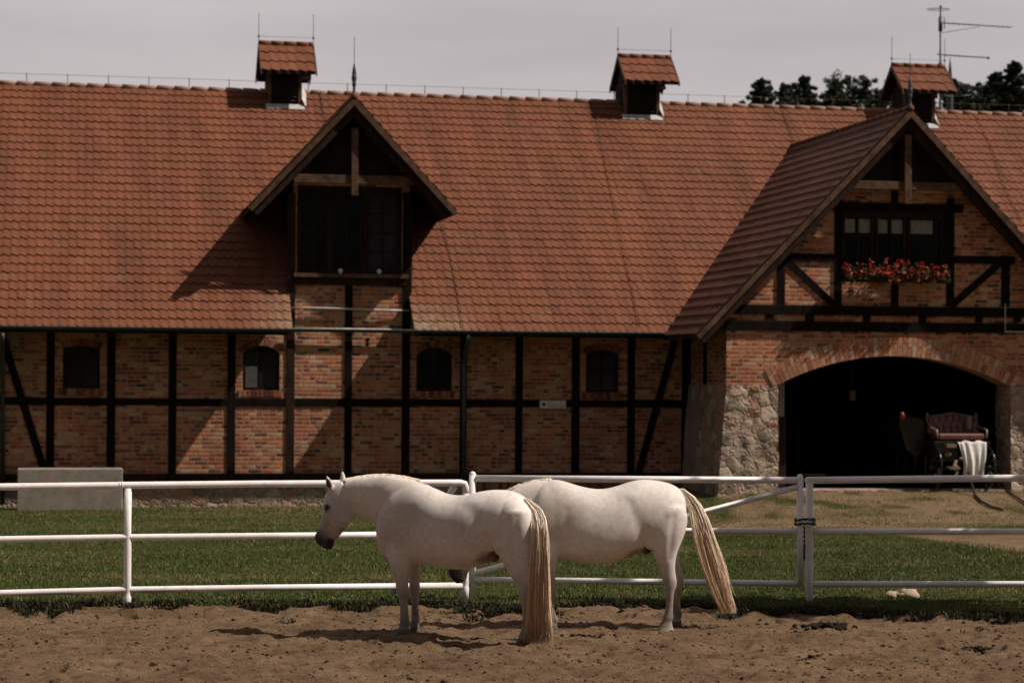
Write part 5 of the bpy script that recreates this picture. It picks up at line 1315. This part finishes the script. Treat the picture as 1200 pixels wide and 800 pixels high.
mb = MB().tube([(xa(1118), .0, za(113)), (xa(1141), .0, za(110))], .012, 6).ball((xa(1142), 0, za(109)), (.06, .03, .07), 8, 6).tube([(0, 0, za(112)), (xa(1118), 0, za(113))], .012, 6); mb.build('antenna_arm', M['zinc'], ant, True)
# steeple beyond
sv = 6.4; s0 = W(U(1113.5, sv), sv, 0)
o = MB().lathe([(.085, 6.5), (.07, Z(1113, 114, sv)), (.05, Z(1113, 92, sv)), (.028, Z(1113, 78, sv)), (.004, Z(1113, 68, sv))], (0, 0, 0), 10).build('roof_spike', M['zinc'], None, True); o.location = s0
tag(o, 'slender grey metal spike rising behind the antenna mast', 'spire')

# ================================================================== TREES
def tree(name, label, loc, H, crown_h, rad, style, seed, leafc, nleaf=9000, group=None, cut=0.0, leaf=.07):
    rnd = random.Random(seed); rg = np.random.default_rng(seed)
    o = empty(name, loc); tag(o, label, 'tree', group)
    mb = MB(); pts = [(0, 0, -.3)]; x = y = 0
    for k in range(1, 9):
        x += rnd.gauss(0, .04); y += rnd.gauss(0, .04); pts.append((x, y, H * k / 8 * .97))
    r0 = .018 * H + .04; mb.tube(pts, [r0 * (1 - .92 * k / 8) for k in range(9)], 8); clumps = []
    nb = 110
    for b in range(nb):
        t = (b + rnd.random()) / nb; z = H - crown_h * (1 - t) ** 1.0; prof = {'cone': (1 - t) ** 1.1 * 1.15 + .03, 'round': math.sin(math.pi * min(1, t * .8 + .16)) ** .6}[style]
        l = rad * prof * rnd.uniform(.55, 1.15); az = rnd.uniform(0, 6.28); up = rnd.uniform(.1, .65) * l; p0 = Vector((0, 0, z - .15 * l)); p1 = Vector((math.cos(az) * l, math.sin(az) * l, z + up))
        mb.tube([p0, (p0 + p1) / 2 + Vector((0, 0, -.04 * l)), p1], [.015 + .012 * l, .012, .004], 4)
        for q in range(6):
            f = .3 + .75 * (q + rnd.random()) / 6; c = p0.lerp(p1, f) + Vector((rnd.gauss(0, .10 * l + .04), rnd.gauss(0, .10 * l + .04), rnd.gauss(0, .08 * l + .03))); clumps.append((c, (.05 + .09 * l) * rnd.uniform(.5, 1.3)))
    clumps.append((Vector((x, y, H)), .06)); clumps.append((Vector((x, y, H - .15)), .09)); clumps.append((Vector((x, y, H - .3)), .12))
    mb.build('trunk', M['bark'], o, True)
    per = nleaf // len(clumps); V, C = [], []
    for (c, r) in clumps:
        d = rg.normal(size=(per, 3)); d /= np.linalg.norm(d, axis=1)[:, None]; p = np.array(c) + d * (r * rg.random((per, 1)) ** .5) * np.array([1, 1, .75])
        a = rg.normal(size=(per, 3)); a /= np.linalg.norm(a, axis=1)[:, None]; b = np.cross(a, rg.normal(size=(per, 3))); b /= np.linalg.norm(b, axis=1)[:, None]; s = leaf * (.6 + .8 * rg.random((per, 1)))
        q = np.stack([p - a * s * 1.3, p - b * s * .4, p + a * s * 1.3, p + b * s * .4], 1).reshape(-1, 3); V.append(q)
        tone = (.6 + .8 * rnd.random()) * (1 + .25 * rg.normal(size=(per, 1))).clip(.5, 1.6); C.append(np.repeat(np.array(leafc) * tone, 4, 0))
    V = np.concatenate(V); me = np_mesh('crown', V, np.arange(len(V)).reshape(-1, 4)); setcol(me, np.concatenate(C)); link('crown', me, M['leaf'], o); return o
TG = 'trees beyond the stable'
for i, (px, py, Y, rad, ch, stl, col, lab) in enumerate([
    (893, 97, 72, 1.5, 4.0, 'cone', (.022, .034, .018), 'pointed dark conifer, first of the group behind the ridge right of the middle turret'),
    (921, 102, 75, 1.5, 4.0, 'cone', (.026, .038, .018), 'low conifer between two taller ones behind the ridge'),
    (942, 94, 71, 1.7, 4.2, 'cone', (.024, .036, .02), 'tallest conifer of the group behind the middle of the ridge'),
    (981, 99, 73, 1.5, 4.0, 'cone', (.022, .034, .018), 'conifer with a lone top left of the right turret'),
    (1028, 110, 73, 1.5, 3.5, 'round', (.03, .042, .02), 'dark bushy treetop touching the left of the right turret'),
    (1119, 97, 74, 1.2, 3.5, 'cone', (.026, .04, .02), 'dark treetop behind the antenna mast'),
    (1166, 88, 72, 1.5, 4.2, 'cone', (.022, .032, .018), 'dark leaning conifer right of the antenna'),
    (1190, 76, 69, 1.8, 5.0, 'cone', (.02, .03, .016), 'tallest dark conifer at the right end of the ridge'),
    (1150, 106, 76, 1.1, 3.2, 'round', (.03, .042, .02), 'small round treetop between antenna and tall conifers'),
    (1225, 84, 70, 1.8, 5.0, 'cone', (.02, .03, .016), 'dark conifer half cut by the right frame edge')]):
    Y *= .83; p = G(px, py, Y); tree('conifer' if stl == 'cone' else 'leafy_tree', lab, (p.x, p.y, 0), p.z, ch, rad * 1.6, stl, 100 + i, col, 30000, TG, leaf=.05)
# the tree at the paddock's right edge whose shade falls on the turf
tree('leafy_tree', 'leafy tree at the right edge of the paddock, casting shade on the grass', (7.25, 21.6, 0), 6.6, 3.9, 1.15, 'round', 300, (.05, .07, .025), 26000, None, leaf=.11)

mb = []; C = []  # unseen foliage added behind the camera, holding back sky light on the walls
rgw = np.random.default_rng(5)
for i in range(150):
    x = rgw.uniform(-70, 70); y = rgw.uniform(-34, -14); z = rgw.uniform(3, 13); r_ = rgw.uniform(2.2, 4.0); k = 170
    d = rgw.normal(size=(k, 3)); d /= np.linalg.norm(d, axis=1)[:, None]; p = np.array((x, y, z)) + d * r_ * rgw.random((k, 1)) ** .4
    a = rgw.normal(size=(k, 3)); a /= np.linalg.norm(a, axis=1)[:, None]; b = np.cross(a, d); b /= np.linalg.norm(b, axis=1)[:, None] + 1e-6; sc = .55
    mb.append(np.stack([p - a * sc, p - b * sc, p + a * sc, p + b * sc], 1).reshape(-1, 3)); C.append(np.tile(np.array((.05, .07, .025)) * rgw.uniform(.6, 1.3), (4 * k, 1)))
V = np.concatenate(mb); me = np_mesh('added_woods', V, np.arange(len(V)).reshape(-1, 4)); setcol(me, np.concatenate(C)); tag(link('added_woods', me, M['leaf']), 'unseen wood edge added behind the camera to dim the facade', 'wood', None, 'stuff')
# ================================================================== WORLD, SUN, CAMERA
w = bpy.data.worlds.new('World'); S.world = w; w.use_nodes = True; nt = w.node_tree; nt.nodes.clear()
sky = nt.nodes.new('ShaderNodeTexSky'); sky.sky_type = 'NISHITA'; sky.sun_disc = False
el = math.atan2(SUN.z, math.hypot(SUN.x, SUN.y)); sky.sun_elevation = el; sky.sun_rotation = math.atan2(SUN.x, SUN.y)
sky.air_density = 1.2; sky.dust_density = 3
bg1 = nt.nodes.new('ShaderNodeBackground'); bg1.inputs[1].default_value = .09; nt.links.new(sky.outputs[0], bg1.inputs[0])
# high thin overcast: cloud brightness from noise over the direction
tc = nt.nodes.new('ShaderNodeTexCoord'); mp = nt.nodes.new('ShaderNodeMapping'); mp.inputs['Scale'].default_value = (1.2, 1.2, 7.0); nt.links.new(tc.outputs['Generated'], mp.inputs[0])
nz = nt.nodes.new('ShaderNodeTexNoise'); nz.inputs['Scale'].default_value = 3.2; nz.inputs['Detail'].default_value = 5; nz.inputs['Roughness'].default_value = .5; nt.links.new(mp.outputs[0], nz.inputs[0])
rp = nt.nodes.new('ShaderNodeValToRGB'); nt.links.new(nz.outputs['Fac'], rp.inputs[0])
rp.color_ramp.elements[0].position = .3; rp.color_ramp.elements[0].color = (.42, .378, .386, 1); rp.color_ramp.elements[1].position = .7; rp.color_ramp.elements[1].color = (.53, .475, .477, 1)
sp_ = nt.nodes.new('ShaderNodeSeparateXYZ'); nt.links.new(tc.outputs['Generated'], sp_.inputs[0])
mr_ = nt.nodes.new('ShaderNodeMapRange'); nt.links.new(sp_.outputs[1], mr_.inputs[0]); mr_.inputs[1].default_value = -.2; mr_.inputs[2].default_value = .9; mr_.inputs[3].default_value = .36; mr_.inputs[4].default_value = 1.2
bg2 = nt.nodes.new('ShaderNodeBackground'); nt.links.new(mr_.outputs[0], bg2.inputs[1]); nt.links.new(rp.outputs[0], bg2.inputs[0])
mx = nt.nodes.new('ShaderNodeMixShader'); mx.inputs[0].default_value = .9; out = nt.nodes.new('ShaderNodeOutputWorld')
nt.links.new(bg1.outputs[0], mx.inputs[1]); nt.links.new(bg2.outputs[0], mx.inputs[2]); nt.links.new(mx.outputs[0], out.inputs[0])
ld = bpy.data.lights.new('sun', 'SUN'); ld.energy = 5.0; ld.angle = R(.6); ld.color = (1.0, .90, .80); lo = bpy.data.objects.new('sun', ld); COL.objects.link(lo)
lo.rotation_euler = SUN.to_track_quat('Z', 'Y').to_euler(); lo.location = (20, 0, 20)
cam = bpy.data.cameras.new('camera'); cam.sensor_width = 36; cam.lens = F / 1200 * 36; cam.shift_y = (CY - 400) / 1200; cam.clip_end = 5000; cam.clip_start = .5
cam.dof.use_dof = True; cam.dof.focus_distance = 19.7; cam.dof.aperture_fstop = 2.4
co = bpy.data.objects.new('camera', cam); COL.objects.link(co); co.location = (0, 0, CH); co.rotation_euler = (Matrix.Rotation(R(90), 3, 'X') @ Matrix.Rotation(RHO, 3, 'Z')).to_euler(); S.camera = co
S.view_settings.view_transform = 'Standard'; S.view_settings.look = 'None'; S.view_settings.exposure = 0.0; S.view_settings.gamma = 1
S.cycles.max_bounces = 6; S.cycles.use_denoising = True
